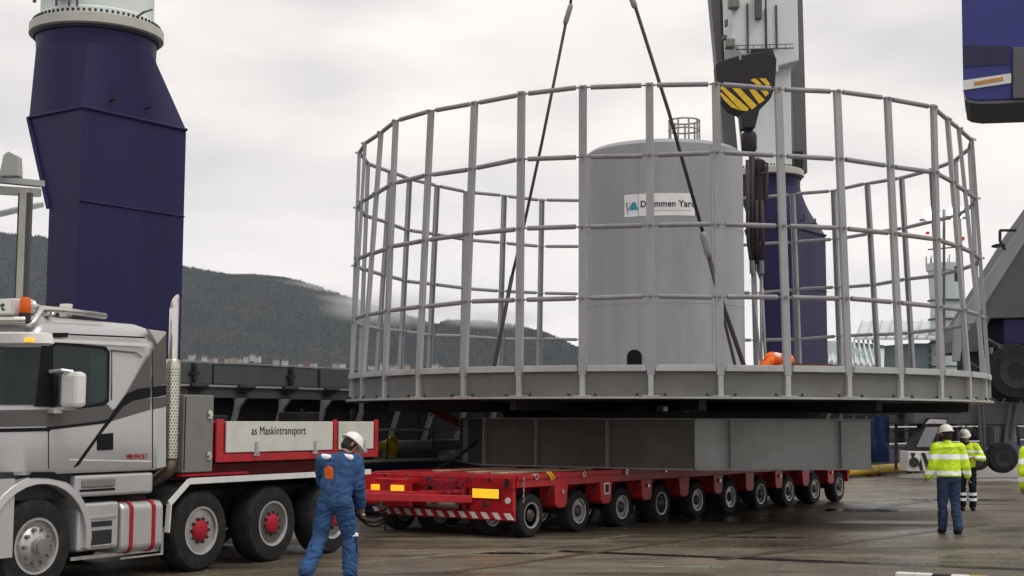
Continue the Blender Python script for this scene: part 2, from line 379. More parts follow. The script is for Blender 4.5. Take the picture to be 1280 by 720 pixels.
# houses at the foot of the hill
wallc = [mat('house_white', (.42, .41, .4), .7), mat('house_ochre', (.28, .22, .14), .7), mat('house_red', (.15, .06, .05), .7), mat('house_pale', (.3, .3, .31), .7)]
spots = [(233, 449, 0), (240, 446, 0), (248, 449, 1), (256, 447, 0), (262, 450, 3), (270, 449, 0), (277, 447, 2), (284, 450, 0), (291, 448, 1), (299, 449, 3), (308, 447, 0), (316, 445, 0), (322, 447, 0), (345, 452, 3), (356, 453, 0), (376, 455, 0), (384, 454, 2), (392, 456, 0), (420, 456, 3), (428, 455, 0), (464, 458, 0), (476, 457, 0), (489, 457, 3), (498, 457, 0), (508, 456, 1), (544, 457, 0), (551, 458, 0), (12, 440, 0)]
hwords = ['white', 'ochre', 'red', 'pale grey']
for i, (px, py, k) in enumerate(spots):
    rr = random.Random(i); D = 2450; p = at(px, py + 2.5 + rr.uniform(-1.5, 1), D); wd = rr.uniform(7, 12); dp = 8; h = rr.uniform(3, 5); rz = rr.uniform(-.5, .5)
    ordn = ['first', 'second', 'third', 'fourth', 'fifth', 'sixth', 'seventh', 'eighth', 'ninth', 'tenth', 'eleventh', 'twelfth', 'thirteenth']
    where = (ordn[i] + ' from the navy crane column') if i < 13 else (ordn[i - 13] + ' past the gap above the hatch covers') if i < 20 else (ordn[i - 20] + ' of those seen through the cage posts') if i < 27 else 'alone left of the navy crane column'
    t_ = thing('house', 'tiny %s far house under the hill, %s' % (hwords[k], where), 'house', p, rz, 'distant houses along the far shore')
    MB().box((-wd / 2, -dp / 2, -6), (wd / 2, dp / 2, h)).build('wall', wallc[k], t_)
    MB().prism([(-wd / 2 - .6, 0), (wd / 2 + .6, 0), (wd / 2 * .7, 3.4), (-wd / 2 * .7, 3.4)], (0, 0, h), (1, 0, 0), (0, 0, 1), (0, 1, 0), -dp / 2 - .5, dp / 2 + .5).build('roof', brown_roof, t_)
    mw = MB()
    for a in range(int(wd // 3)):
        x = -wd / 2 + 1.8 + a * 3; mw.box((x - .5, -dp / 2 - .06, h * .45), (x + .5, -dp / 2 - .01, h * .45 + 1.3))
    mw.build('window', glass, t_)

# ------------------------------------------------------------------ ship alongside
HUL = 19.2
ship = thing('cargo_ship', 'long dark grey cargo ship with steel ribs and navy hull moored behind the trailer', 'ship', sn(20, HUL, 0), math.atan2(U.y, U.x))
# local: x along U from s=20, y outward from hull side, z up
def sb(s0, s1, n0, n1, z0, z1): return (s0 - 20, n0 - HUL, z0), (s1 - 20, n1 - HUL, z1)
S0, S1 = -12, 120
MB().box(*sb(S0, S1, HUL, 38, -3.5, .93)).build('hull', navyhull, ship)
MB().box(*sb(S0, S1, HUL + .02, 22.6, .93, .97)).build('main_deck', dark, ship)
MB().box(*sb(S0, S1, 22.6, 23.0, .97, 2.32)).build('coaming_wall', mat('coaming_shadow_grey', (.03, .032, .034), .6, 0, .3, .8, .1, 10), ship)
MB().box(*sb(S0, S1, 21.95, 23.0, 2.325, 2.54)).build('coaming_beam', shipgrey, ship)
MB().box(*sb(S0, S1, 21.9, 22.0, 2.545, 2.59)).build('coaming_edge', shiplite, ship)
s_ = S0; hcol = MB().box((0, 0, 0), (3.13, 16, .44)).build('hatch_cover', shipgrey, ship, bev=.02)
hcol.location = (S0 - 20, 22.05 - HUL, 2.6); k = 1
while s_ + 3.2 * (k + 1) < S1:
    share(hcol, ship, (S0 - 20 + 3.2 * k, 22.05 - HUL + random.uniform(-.03, .03), 2.6)); k += 1
MB().box(*sb(S0, S1, 22.02, 22.1, 3.05, 3.075)).build('hatch_edge', shiplite, ship)
rib = MB(); rib.beam((0, 0, 0), (.0, -.5, 1.32), .06, .18).build
rb = MB(); rb.prism([(-.35, 2.32), (0, 2.32), (.0, 2.1), (.42, .98), (.3, .98), (-.12, 2.1)], (0, 0, 0), (0, 1, 0), (0, 0, 1), (1, 0, 0), -.035, .035)
r0 = rb.build('rib', shiplite, ship); r0.location = (20.57 - 20, 21.9 - HUL + .1, 0)
cl = MB(); cl.box((-.16, -.08, -.05), (.16, .06, .08)); cl.tube([(-.22, -.1, .05), (.22, -.1, .05)], .05)
c0 = cl.build('clamp', dark, ship); c0.location = (20.7 - 20, 21.9 - HUL, 2.5)
v0 = MB().box((-.05, -.07, 0), (.05, 0, .4)).tube([(0, -.1, .05), (0, -.1, .34)], .05).box((-.12, -.1, .17), (.12, -.02, .23)).build('cover_latch', dark, ship); v0.location = (19.4 - 20, 22.05 - HUL, 2.62)
for i in range(-9, 40):
    if i: share(r0, ship, (20.57 + 1.32 * i - 20, 21.9 - HUL + .1, 0)); share(c0, ship, (20.7 + 1.32 * i - 20, 21.9 - HUL, 2.5))
    if i and i % 2 == 0: share(v0, ship, (19.4 + 1.32 * i - 20 + .2 * math.sin(i), 22.05 - HUL, 2.62))
# railing along the deck edge with a fat pipe and yellow hand wheel
ra = MB()
for z_ in (1.0, 1.66): ra.tube([(-1, .4, z_), (60, .4, z_)], .03, 6)
ra.build('railing', white, ship)
st = MB().tube([(0, .4, .95), (0, .4, 1.68)], .022, 6).build('railing_post', dark, ship); st.location = (1.2, 0, 0)
for i in range(1, 20): share(st, ship, (1.2 + 1.55 * i, 0, 0))
MB().tube([(3.2, .9, 1.3), (9.5, .9, 1.3)], .12, 16).build('pipe', mat('galvanised_pipe', (.3, .3, .31), .4, .3, .1, 3), ship, smooth=True)
MB().tube([(0, .6, 1.26), (2.9, .6, 1.26)], .07, 10).build('hydraulic_pipe', dark, ship, smooth=True)
fl = MB(); fl.prism([(.2 * (1 if k % 2 else .82) * math.cos(k * math.pi / 12), .25 * (1 if k % 2 else .86) * math.sin(k * math.pi / 12)) for k in range(24)], (0, 0, 0), (1, 0, 0), (0, 0, 1), (0, 1, 0), -.05, .05)
fl.lathe([(.03, -.12), (.09, -.1), (.09, .1), (.03, .12)], axis='Y', n=12)
f0 = fl.build('hand_wheel', yellow, ship, bev=.01); f0.location = (3.0, .5, 1.3)
MB().lathe([(.04, -.3), (.1, -.28), (.1, .3), (.04, .32)], (2.55, .5, 1.3), 'X', 10).build('valve', yellow, ship)
for i in range(26):
    dk = MB()
    rr = random.Random(i); x = -4 + i * 2.3 + rr.random(); hh = rr.uniform(.3, 1.1); dk.box((x, 1.6, .97), (x + rr.uniform(.3, 1.0), 2.5, .97 + hh)); dk.build('deck_locker', dark, ship, bev=.02)
    MB().tube([(x - .3, 1.5, .97), (x - .3, 1.5, 2.1)], rr.uniform(.03, .08)).build('vent_pipe', dark, ship)

# red pipe ladder pieces lying on the deck edge, partly behind the base frame
la = thing('red_gangway_frame', 'small red tubular frame leaning under the left side of the carousel rim', 'frame', sn(24.6, 18.75, 0))
m_ = MB(); A_ = [at(518, 503, 29.0), at(575, 533, 30.0)]; B_ = [at(535, 520, 29.0), at(575, 522, 30.0)]
m_.tube(A_, .035); m_.tube([at(540, 508, 29.3), at(575, 528, 30.1)], .03)
for a, b in (((545, 522), (556, 512)), ((552, 512), (562, 525)), ((538, 520), (548, 510)), ((560, 517), (570, 531))): m_.tube([at(*a, 29.6), at(*b, 29.6)], .022)
m_.build('rail', redhub, la, world=True)

# ------------------------------------------------------------------ ship cranes
def ship_crane(C, cx, cy, Rc, label, near):
    t_ = thing('ship_crane', label, 'crane', (C[0], C[1], 0), 0)
    LL, WW = (3.55, 2.32) if near else (3.68, 2.1); C = Vector((C[0], C[1], 0)); cc = Vector((cx, cy, 0))
    def sq(L0, W0, W1, L1, z, n=32, rc=.06):
        # rectangular ring sampled to n points, starting at the near corner, order: right face, right end, back, left face
        cs = [C + U * L0 + N_ * W0, C + U * L1 + N_ * W0, C + U * L1 + N_ * W1, C + U * L0 + N_ * W1]; r_ = []
        for i in range(4):
            a, b = cs[i], cs[(i + 1) % 4]
            for k in range(n // 4): r_.append(a.lerp(b, k / (n // 4)) + Z * z)
        return r_
    def circ(r_, z, n=32):
        o = []; d0 = (C + U * 0 - cc); a0 = math.atan2(d0.y, d0.x)
        cs = [C, C + U * LL, C + U * LL + N_ * WW, C + N_ * WW]; an = [math.atan2((c - cc).y, (c - cc).x) for c in cs]
        for i in range(4):
            a = an[i]; b = an[(i + 1) % 4]
            while b < a: b += 2 * math.pi
            for k in range(n // 4):
                t = a + (b - a) * k / (n // 4); o.append(cc + Vector((math.cos(t), math.sin(t), 0)) * r_ + Z * z)
        return o
    secs = [sq(0, 0, 1.28, LL, .9), sq(0, 0, 1.28, LL, 7.5), sq(0, 0, WW, LL, 10.1)]
    MB().loft(secs).build('lower_column', navy, t_, world=True, auto=20)
    MB().loft([sq(0, 0, WW, LL, 10.102), circ(Rc * .98, 12.0)], caps=False).build('transition', navy, t_, world=True, auto=35)
    MB().loft([circ(Rc * .98, 12.001), circ(Rc * .99, 12.4), circ(Rc * 1.02, 12.45)], caps=False).build('collar', navy, t_, world=True, auto=30)
    wb = MB()   # raised weld strips on the edges
    a, b, c, d = C, C + U * LL, C + N_ * WW, C + N_ * 1.28
    o_ = -N_ * .03 - U * .03
    wb.tube([c + Z * 10.1 + o_, a + Z * 10.1 + o_, b + Z * 10.1 - N_ * .03], .045, 6); wb.tube([c + Z * 10.1 - U * .03, d + Z * 7.5 - U * .03], .06, 6)
    wb.tube([a + Z * 7.6 - N_ * .02, b + Z * 7.6 - N_ * .02], .025, 6)
    wb.build('edge_strip', navy, t_, world=True)
    for x in (.9, 2.1): 
        p = C + U * x - N_ * .02 + Z * 10.45; MB().tube([p, p - N_ * .18, p - N_ * .2 + Z * .22], .03, 6).build('lifting_lug', dark, t_, world=True)
    MB().lathe([(Rc * 1.03, 12.42), (Rc * 1.03, 12.5)], (cx, cy, 0), n=64).build('gasket', dark, t_, world=True)
    MB().lathe([(Rc * 1.06, 12.5), (Rc * 1.1, 12.53), (Rc * 1.1, 12.78), (Rc * 1.06, 12.82), (Rc, 12.83)], (cx, cy, 0), n=64).build('slewing_flange', mat('flange_cream', (.5, .5, .45), .5, 0, .1, 2, 0, 10, (.3, .25, .2), .5, 2, streak=True), t_, world=True, auto=30)
    bo = MB()
    for k in range(72):
        t = 2 * math.pi * k / 72; p = Vector((cx + Rc * 1.035 * math.cos(t), cy + Rc * 1.035 * math.sin(t), 12.82)); bo.tube([p, p + Z * .09], .035, 6)
    bo.build('bolt', dark, t_, world=True, kind='stuff')
    return t_, cc
cr1, c1c = ship_crane((-11.4, 36), -11.72, 38.1, 1.66, 'large navy blue ship crane pedestal with white slewing column, behind the truck cab', True)
MB().lathe([(1.6, 12.83), (1.6, 13.0), (1.54, 13.05), (1.54, 16.5)], (c1c.x, c1c.y, 0), n=64).build('upper_column', cranewhite, cr1, world=True, auto=30)
mm = MB()
for px, dx in ((70, 0), (86, 0), (96, 0)):
    p = at(px, 18, 36.35); mm.tube([(p.x, p.y, 12.95), (p.x, p.y, 15)], .035, 6)
mm.build('service_pipe', cranegrey, cr1, world=True); MB().tube([at(170, 22, 36.6), at(180, 15, 36.6), at(190, 12, 37.0)], .03, 6).build('hose', cranegrey, cr1, world=True)
MB().box((at(60, 8, 36).x, 36.2, 13.25), (at(76, 8, 36).x, 36.7, 14.2)).build('service_box', cranegrey, cr1, world=True)
MB().tube([(-13.2, 37.2, 13.3), (-13.2, 37.0, 14.5)], .05, 6).build('cable_pipe', cranegrey, cr1, world=True)

cr2, c2c = ship_crane((11.8, 58), 11.25, 60.1, 1.42, 'second navy and white ship crane standing behind the carousel, near the hook block', False)
YC = 60.0
def P60(px, py, dy=0): return at(px, py, YC + dy)
wc = MB(); a, b = P60(942, 205), P60(986, 205)
wc.box((a.x, 59.3, 12.83), (b.x, 61.3, P60(960, 85).z)); wc.build('upper_column', cranewhite, cr2, world=True, bev=.05)
hs = MB(); pts = [(908, -60), (988, -60), (991, 85), (966, 92), (966, 100), (918, 76), (908, 60)]
pp = [P60(*p) for p in pts]; hs.prism([(p.x, p.z) for p in pp], (0, 0, 0), (1, 0, 0), (0, 0, 1), (0, 1, 0), 58.7, 61.5); hs.build('machine_house', cranewhite, cr2, world=True, bev=.05)
dt = MB()
for x0, x1, y0, y1 in ((944, 951, -10, 24), (906, 909, 26, 33), (903, 908, 45, 50)):
    a, b = P60(x0, y1, -1.4), P60(x1, y0, -1.4); dt.box((a.x, 58.4, a.z), (b.x, 58.7, b.z))
for x0, x1, y0, y1 in ((957, 958, 10, 64), (934, 935, 4, 66), (970, 971, 6, 60)):
    a, b = P60(x0, y1, -1.4), P60(x1, y0, -1.4); dt.box((a.x, 58.62, a.z), (b.x + .02, 58.7, b.z))
dt.tube([P60(920, 62, -1.6), P60(992, 60, -1.6)], .03, 6); dt.tube([P60(920, 57, -1.6), P60(992, 55, -1.6)], .02, 6)
for x in range(922, 992, 10): dt.tube([P60(x, 63, -1.6), P60(x, 56, -1.6)], .015, 5)
dt.build('vent_slot', cranegrey, cr2, world=True)
bx = MB(); a, b = P60(907, 60, -1.6), P60(918, 49, -1.6); bx.box((a.x, 58.2, a.z), (b.x, 58.7, b.z)); bx.build('winch_box', greybox, cr2, world=True, bev=.05); bx = MB(); a, b = P60(911, 10, -1.6), P60(924, -2, -1.6); bx.box((a.x, 58.3, a.z), (b.x, 58.7, b.z)); bx.build('winch_box', greybox, cr2, world=True, bev=.05)
for (x0, y0, x1, y1, wpx) in ((891, -40, 912, 190, 17), (992, -40, 999, 218, 16)):
    a, b = P60(x0, y0, 2.4), P60(x1, y1, 2.4); MB().beam(a, b, wpx / FPX * 62, .9, (0, 1, 0)).build('boom_leg', boomgrey, cr2, world=True, bev=.03)
sl = MB(); a, b = P60(905, -40, 1.0), P60(929, 195, 1.0); sl.beam(a, b, .1, .1); sl.build('side_rail', shiplite, cr2, world=True)
ft = MB(); a, b = P60(993, 215, 1.0), P60(1003, 205, 1.0); ft.beam(P60(997, 190, 1.5), P60(997, 222, 1.5), .42, .4, (0, 1, 0)); ft.build('boom_foot', dark, cr2, world=True)
rp = MB(); rp.tube([P60(900, -40, -.5), P60(905, 120, -.5)], .07, 6); rp.build('hoist_rope', rope, cr2, world=True)

# ------------------------------------------------------------------ pale gantry at far left
gt = thing('pipe_gantry', 'pale grey steel gantry with thin post at the left edge, beside the navy crane pedestal', 'gantry', (-11.6, 32, 0))
m_ = MB()
a0, a1 = at(-30, 222, 31.5), at(52, 230, 33); m_.beam(a0, a1, .25, .14); m_.build('upper_beam', gantry_m, gt, world=True)
m_ = MB(); m_.beam(at(-30, 236, 32.2), at(50, 241, 33.5), .12, .2); m_.build('middle_beam', shiplite, gt, world=True)
m_ = MB(); m_.beam(at(-30, 274, 31.5), at(50, 256, 34.4), .2, .12); m_.build('lower_beam', gantry_m, gt, world=True)
m_ = MB(); p = at(29, 300, 32.2); m_.box((p.x - .09, p.y - .09, 0), (p.x + .06, p.y + .09, at(29, 236, 32.2).z)); m_.build('post', mat('worn_post', (.42, .41, .36), .6, 0, .2, 2, .1, 20), gt, world=True)
m_ = MB(); m_.box((p.x + .065, p.y - .05, 0), (p.x + .16, p.y + .1, at(29, 240, 32.2).z - .02)); m_.box((p.x - .16, p.y, 0), (p.x - .12, p.y + .05, at(29, 240, 32.2).z - .02)); m_.build('cable_duct', shipgrey, gt, world=True)
m_ = MB(); m_.prism([(at(x, y, 31.8).x, at(x, y, 31.8).z) for x, y in ((2, 222), (8, 195), (14, 191), (26, 197), (27, 222))], (0, 0, 0), (1, 0, 0), (0, 0, 1), (0, 1, 0), 31.6, 31.9); m_.build('gusset', gantry_m, gt, world=True, bev=.02)

# ------------------------------------------------------------------ shed, funnel and lamps far right
BY = 140
def B(px, py, dy=0): return at(px, py, BY + dy)
sh = thing('harbour_shed', 'pale blue white harbour shed with stepped sloping roofs seen through the right of the cage', 'building', (38, BY, 0))
def slab(pts, y0, y1, name, m, **k):
    p = [B(*q) for q in pts]; return MB().prism([(a.x, a.z) for a in p], (0, 0, 0), (1, 0, 0), (0, 0, 1), (0, 1, 0), BY + y0, BY + y1).build(name, m, sh, world=True, **k)
slab([(1030, 500), (1030, 425), (1062, 430), (1120, 470), (1120, 500)], 0, 8, 'wall', shedwhite)
slab([(1085, 500), (1085, 432), (1160, 425), (1245, 425), (1245, 500)], 6, 18, 'wall', mat('shed_grey_wall', (.2, .25, .26), .6, 0, .1, .3), bev=0)
rf = MB(); 
a, b, c, d = B(1028, 427, -2), B(1070, 431, -2), B(1112, 463, -2), B(1050, 452, -2)
rf.prism([(0, 0), (1, 0), (1, 1), (0, 1)], B(1035, 455, -3), B(1105, 462, -3) - B(1035, 455, -3), B(1040, 428, 6) - B(1035, 455, -3), (0, 0, 1), 0, .25); rf.build('roof', shedroof, sh, world=True)
rf = MB(); rf.prism([(0, 0), (1, 0), (1, 1), (0, 1)], B(1068, 425, 4), B(1240, 425, 4) - B(1068, 425, 4), B(1076, 404, 16) - B(1068, 425, 4), (0, 0, 1), 0, .25); rf.build('roof', shedroof, sh, world=True)
rf = MB()
for i in range(9):
    t = i / 8; p = B(1040 + 60 * t, 455 + 6 * t, -3.2); q_ = B(1045 + 45 * t, 428, 5.8); rf.beam(p + Z * .3, q_ + Z * .35, .16, .2)
for i in range(14):
    t = i / 13; p = B(1070 + 165 * t, 424, 3.8); q_ = B(1078 + 160 * t, 404, 15.8); rf.beam(p + Z * .3, q_ + Z * .35, .14, .2)
rf.build('roof_seam', shedwhite, sh, world=True)
for i, (px, py) in enumerate(((1046, 458), (1058, 458), (1070, 459), (1082, 460), (1094, 461))):
    a, b = B(px, py + 6, -.1), B(px + 8, py + 1, -.1); MB().box((a.x, BY - .1, a.z), (b.x, BY - .02, b.z)).build('window', glass, sh, world=True)
for y0 in (438, 447, 455):
    a, b = B(1162, y0 + 3, 5.8), B(1200, y0, 5.8); MB().box((a.x, BY + 5.8, a.z), (b.x, BY + 5.98, b.z)).build('louvre', shipgrey, sh, world=True)
fn = thing('ship_funnel', 'pale tapering ship funnel with a rimmed top, seen between cage posts on the right', 'funnel', (44.5, 146, 0))
c = B(1180, 330, 6); rr_ = 22 / FPX * 146
MB().lathe([(rr_ * 1.0, 3), (rr_ * .82, c.z - 4.5), (rr_ * .9, c.z - .8), (rr_, c.z - .75), (rr_ * 1.03, c.z), (rr_ * .8, c.z + .1), (rr_ * .8, c.z - 1)], (c.x, c.y, 0), n=32).build('funnel_body', shedwhite, fn, world=True, auto=30)
mm = MB()
for k in range(12):
    t = k * math.pi / 6; mm.tube([(c.x + rr_ * math.cos(t), c.y + rr_ * math.sin(t), c.z), (c.x + rr_ * math.cos(t), c.y + rr_ * math.sin(t), c.z + .8)], .05, 5)
mm.build('rim_post', cranegrey, fn, world=True)
for zz in (4, 6, 8.5, 11): MB().lathe([(rr_ * .97, c.z - zz), (rr_ * .97, c.z - zz + .15)], (c.x, c.y, 0), n=32).build('band', shipgrey, fn, world=True)
MB().box((B(1193, 350).x, 139, B(1193, 352).z), (B(1197, 350).x, 140, B(1195, 333).z)).build('exhaust_box', dark, fn, world=True)
mast = thing('lamp_mast', 'thin mast carrying two lit white floodlights and red markers, above the pale funnel', 'lamp mast', (43.5, 138, 0))
m_ = MB(); m_.tube([B(1180, 460, -2), B(1180, 262, -2)], .14, 8); m_.beam(B(1150, 275, -2), B(1212, 272, -2), .3, .2); m_.tube([B(1160, 312, -2), B(1205, 308, -2)], .08, 6); m_.build('mast', cranegrey, mast, world=True)
for px, py in ((1165, 268), (1195, 266)):
    m_ = MB(); p = B(px, py, -2.6); m_.lathe([(.001, -.3), (.75, -.2), (.8, .05), (.55, .4), (.001, .5)], p, 'Y', 16); m_.build('floodlight', lampwhite, mast, world=True, smooth=True)
m_ = MB(); 
for px, py, s2 in ((1160, 291, .16), (1203, 298, .24), (1200, 306, .15)): p = B(px, py, -2.4); m_.box((p.x - s2, p.y, p.z - s2 * .8), (p.x + s2, p.y + .3, p.z + s2 * .8))
m_.build('red_marker', mat('marker_red', (.8, .04, .03), .5), mast, world=True, bev=.05)

# ------------------------------------------------------------------ mobile harbour crane on the right
YR = 46
mh = thing('mobile_harbour_crane', 'large grey and blue mobile harbour crane with big tyres at the right edge', 'crane', (18, YR + 1, 0))
def Q(px, py, y=YR): return at(px, py, y)
def pris(pts, y0, y1, name, m, bev=.03, Yr=YR):
    p = [Q(a, b, Yr) for a, b in pts]; return MB().prism([(a.x, a.z) for a in p], (0, 0, 0), (1, 0, 0), (0, 0, 1), (0, 1, 0), y0, y1).build(name, m, mh, world=True, bev=bev)
pris([(1198, 440), (1201, 425), (1290, 282), (1420, 100), (1420, 395), (1238, 398), (1222, 440)], YR, YR + 2.6, 'inclined_strut', cranegrey)
pris([(1190, 452), (1192, 405), (1290, 262), (1420, 72), (1420, 92), (1292, 284), (1203, 424), (1199, 452)], YR - .1, YR + .05, 'strut_flange', mat('pale_flange', (.27, .28, .28), .5, 0, .1, 1))
pris([(1256, 430), (1256, 399), (1400, 396), (1400, 430)], YR + .1, YR + 3, 'blue_cabinet', navy)
pris([(1142, 530), (1142, 512), (1180, 503), (1400, 503), (1400, 532)], YR, YR + 3, 'chassis_beam', cranegrey)
pris([(1070, 521), (1070, 506), (1142, 505), (1142, 518)], YR + 1, YR + 2, 'outrigger_arm', dark)
pris([(1232, 500), (1232, 424), (1250, 424), (1400, 432), (1400, 503)], YR + .8, YR + 3, 'drive_housing', dark)
tyx = Q(1262, 465)
ty = MB(); ty.lathe([(.32, -.38), (.56, -.4), (.86, -.36), (.93, -.2), (.93, .2), (.86, .36), (.56, .4), (.32, .38)], (0, 0, 0), 'Y', 40)
w0 = ty.build('tyre', rubber, mh, auto=30); w0.location = (tyx.x - 18, YR - .2 - (YR + 1) , tyx.z)
MB().lathe([(.001, -.36), (.3, -.38), (.56, -.42), (.56, -.3)], (0, 0, 0), 'Y', 32).build('rim', dark, w0, auto=30)
pris([(1232, 560), (1232, 524), (1275, 524), (1275, 552)], YR + .2, YR + .4, 'pale_panel', mat('pale_panel_grey', (.33, .34, .35), .5))
m_ = MB()
for x0, y0, x1, y1 in ((1223, 505, 1228, 575), (1228, 505, 1232, 575), (1262, 560, 1272, 505), (1255, 560, 1263, 505), (1276, 500, 1262, 560), (1150, 470, 1245, 486), (1258, 490, 1276, 478)):
    m_.tube([Q(x0, y0, YR - .2), Q(x1, y1, YR - .2)], .05, 6)
m_.build('hydraulic_line', cranegrey, mh, world=True)
for px, py, rr_ in ((1222, 574, .36), (1252, 572, .5)):
    p = Q(px, py, YR - .4); o = copy_tree(w0, mh); o.location = (p.x - 18, YR - .4 - (YR + 1), max(p.z, rr_)); o.scale = (rr_ / .93,) * 3
wl = MB(); p = Q(1196, 508, YR - .2); wl.beam(Q(1190, 512, YR - .2), Q(1202, 504, YR - .2), .25, .16); wl.build('work_lamp', lampwhite if False else white, mh, world=True, bev=.03)
rr = random.Random(4)
for k in range(16):
    x, y = rr.uniform(1232, 1278), rr.uniform(432, 500); o = MB(); p = Q(x, y, YR - .3)
    if k % 3: o.tube([p, p + Vector((rr.uniform(-.5, .5), rr.uniform(-.2, 0), rr.uniform(-.6, .6))), p + Vector((rr.uniform(-.9, .9), rr.uniform(-.2, 0), rr.uniform(-.3, .3)))], rr.uniform(.02, .05), 6).build('pipe', [dark, cranegrey, shipgrey][k % 3], mh, world=True)
    else: o.box(p - Vector((.15, .1, .12)), p + Vector((.15, .2, .12))).build('junction_box', [greybox, dark][k % 2], mh, world=True, bev=.02)
for k in range(9):
    x = 1200 + k * 9; o = MB(); a, b = Q(x, 533, YR - .1), Q(x + rr.uniform(-3, 3), 533 + rr.uniform(8, 40), YR - .1); o.beam(a, b, rr.uniform(.08, .25), .1).build('undercarriage_strut', [dark, cranegrey][k % 2], mh, world=True, bev=.01)
ml = MB(); 
for a, b in (((1250, 288), (1250, 302)), ((1250, 288), (1270, 288)), ((1240, 308), (1256, 306)), ((1250, 302), (1256, 312))): ml.tube([Q(*a, YR - .1), Q(*b, YR - .1)], .05, 6)
ml.build('hand_rail', dark, mh, world=True); ml = MB(); ml.box((Q(1242, 310).x, YR - .3, Q(1242, 310).z), (Q(1247, 306).x, YR, Q(1242, 306).z)); ml.build('strut_lamp', dark, mh, world=True)
# machinery house up high and the tower that carries it (outside the frame)
def house(pts, y0, y1, name, m, bev=0):
    p = [Q(a, b, YR - 2) for a, b in pts]; return MB().prism([(a.x, a.z) for a in p], (0, YR - 2, 0), (1, 0, 0), (0, 0, 1), (.352, 1, 0), y0, y1).build(name, m, mh, world=True, bev=bev)
hp = [(1199, -160), (1204, 113), (1208, 123), (1222, 126), (1340, 121), (1500, 112), (1500, -160)]
house(hp, 0, 3.0, 'machinery_house', navy2, .04)
house([(1204, 57), (1204, 84), (1262, 80), (1262, 57)], -.03, 0, 'window', mat('house_window', (.02, .02, .06), .2))
house([(1206, 124.5), (1212, 128), (1226, 130), (1340, 126), (1340, 122), (1222, 126.5), (1208, 123.5)], .01, 2.99, 'underside_panel', mat('underside_grey', (.1, .1, .1), .6))
house([(1204, 101), (1204, 113), (1264, 104), (1264, 92)], -.05, -.0, 'white_stripe', white)
house([(1218, 103), (1218, 107.5), (1254, 101), (1254, 96.5)], -.07, -.052, 'orange_plate', mat('orange_plate', (.5, .25, .08), .6))
house([(1266, 60), (1266, 124), (1330, 121), (1330, 60)], -.09, -.0, 'side_housing', cranegrey, .02)
MB().lathe([(1.3, 2), (1.3, 14)], (20.5, YR + 1.5, 0), n=32).build('tower', navy2, mh, world=True, auto=30)

# outrigger stand with hazard box
ot = thing('outrigger_jack', 'sloping grey outrigger leg standing on a black and white hazard striped foot box', 'outrigger', Q(1160, 592, 46) * 1, 0)
ot.location.z = 0
def pr2(pts, y0, y1, name, m, bev=.02, par=None):
    p = [Q(a, b, 45.5) for a, b in pts]; return MB().prism([(a.x, a.z) for a in p], (0, 0, 0), (1, 0, 0), (0, 0, 1), (0, 1, 0), y0, y1).build(name, m, par or ot, world=True, bev=bev)
pr2([(1138, 566), (1157, 536), (1163, 522), (1188, 522), (1176, 545), (1166, 566)], 45.6, 46.6, 'leg', dark)
pr2([(1146, 559), (1158, 534), (1174, 534), (1163, 559)], 45.5, 45.6, 'grey_panel', mat('jack_grey', (.25, .26, .28), .5))
pr2([(1157, 530), (1163, 524), (1184, 525), (1182, 530)], 45.5, 45.6, 'top_plate', mat('jack_pale', (.45, .45, .45), .5))
fb = pr2([(1134, 589), (1134, 564), (1166, 564), (1166, 589)], 45.4, 46.4, 'foot_box', white)
for pts in ([(1137, 566), (1143, 566), (1140, 576)], [(1150, 566), (1155, 566), (1163, 588), (1158, 588)], [(1160, 566), (1165, 566), (1165, 574)], [(1147, 581), (1150, 573), (1153, 588), (1149, 588)]):
    pr2(pts, 45.38, 45.4, 'hazard_stripe', black, 0)
p = Q(1142, 578, 45.4); MB().lathe([(.001, -.04), (.16, -.05), (.16, 0)], (p.x, 45.38, p.z), 'Y', 20).build('socket', dark, ot, world=True)

# steel shelf ladder and blue tarpaulin on the ship side
sf = thing('steel_rack', 'dark steel rack with thin horizontal bars by the quay edge, left of the outrigger', 'rack', Q(1118, 588, 49))
sf.location.z = 0; m_ = MB()
for y_ in (527, 539, 550, 560): m_.beam(Q(1114, y_, 49), Q(1162, y_ - 1, 49.4), .05, .05)
for x_ in (1120, 1160): m_.beam(Q(x_, 527, 49), Q(x_, 588, 49), .09, .09)
m_.build('bars', shipgrey, sf, world=True)
tp = thing('tarpaulin', 'crumpled blue tarpaulin hanging at the hull beside the end of the base frame', 'tarpaulin', sn(50, 19, 0))
rows = []
for j in range(9):
    row = []
    for i in range(11):
        p = Q(1088 + 24 * i / 10, 520 + 58 * j / 8, 50.6); row.append((p.x, p.y + .25 * noise.noise(Vector((i * .5, j * .3, 3))), p.z))
    rows.append(row)
MB().loft(rows, caps=False, closed=False).build('cloth', tarp, tp, world=True, smooth=True)
for s_a in (46, 52):
    pass
# yellow tubular kerb along the quay edge
for i in range(3):
    o = thing('quay_kerb', ['short', 'middle', 'far'][i] + ' length of yellow round kerb on the quay edge, ' + ['just right of the trailer end', 'left of the hazard striped foot', 'directly behind the trailer end'][i], 'kerb', sn([48.4, 52.25, 44.55][i], QE - .25, 0), math.atan2(U.y, U.x), 'yellow quay kerbs')
    MB().tube([(-1.9, 0, .22), (1.9, 0, .22)], .16, 14).build('pipe', yellow, o, auto=40)
    MB().box((-1.7, -.12, 0), (-1.4, .12, .15)).box((1.4, -.12, 0), (1.7, .12, .15)).build('foot', rustbrown, o)
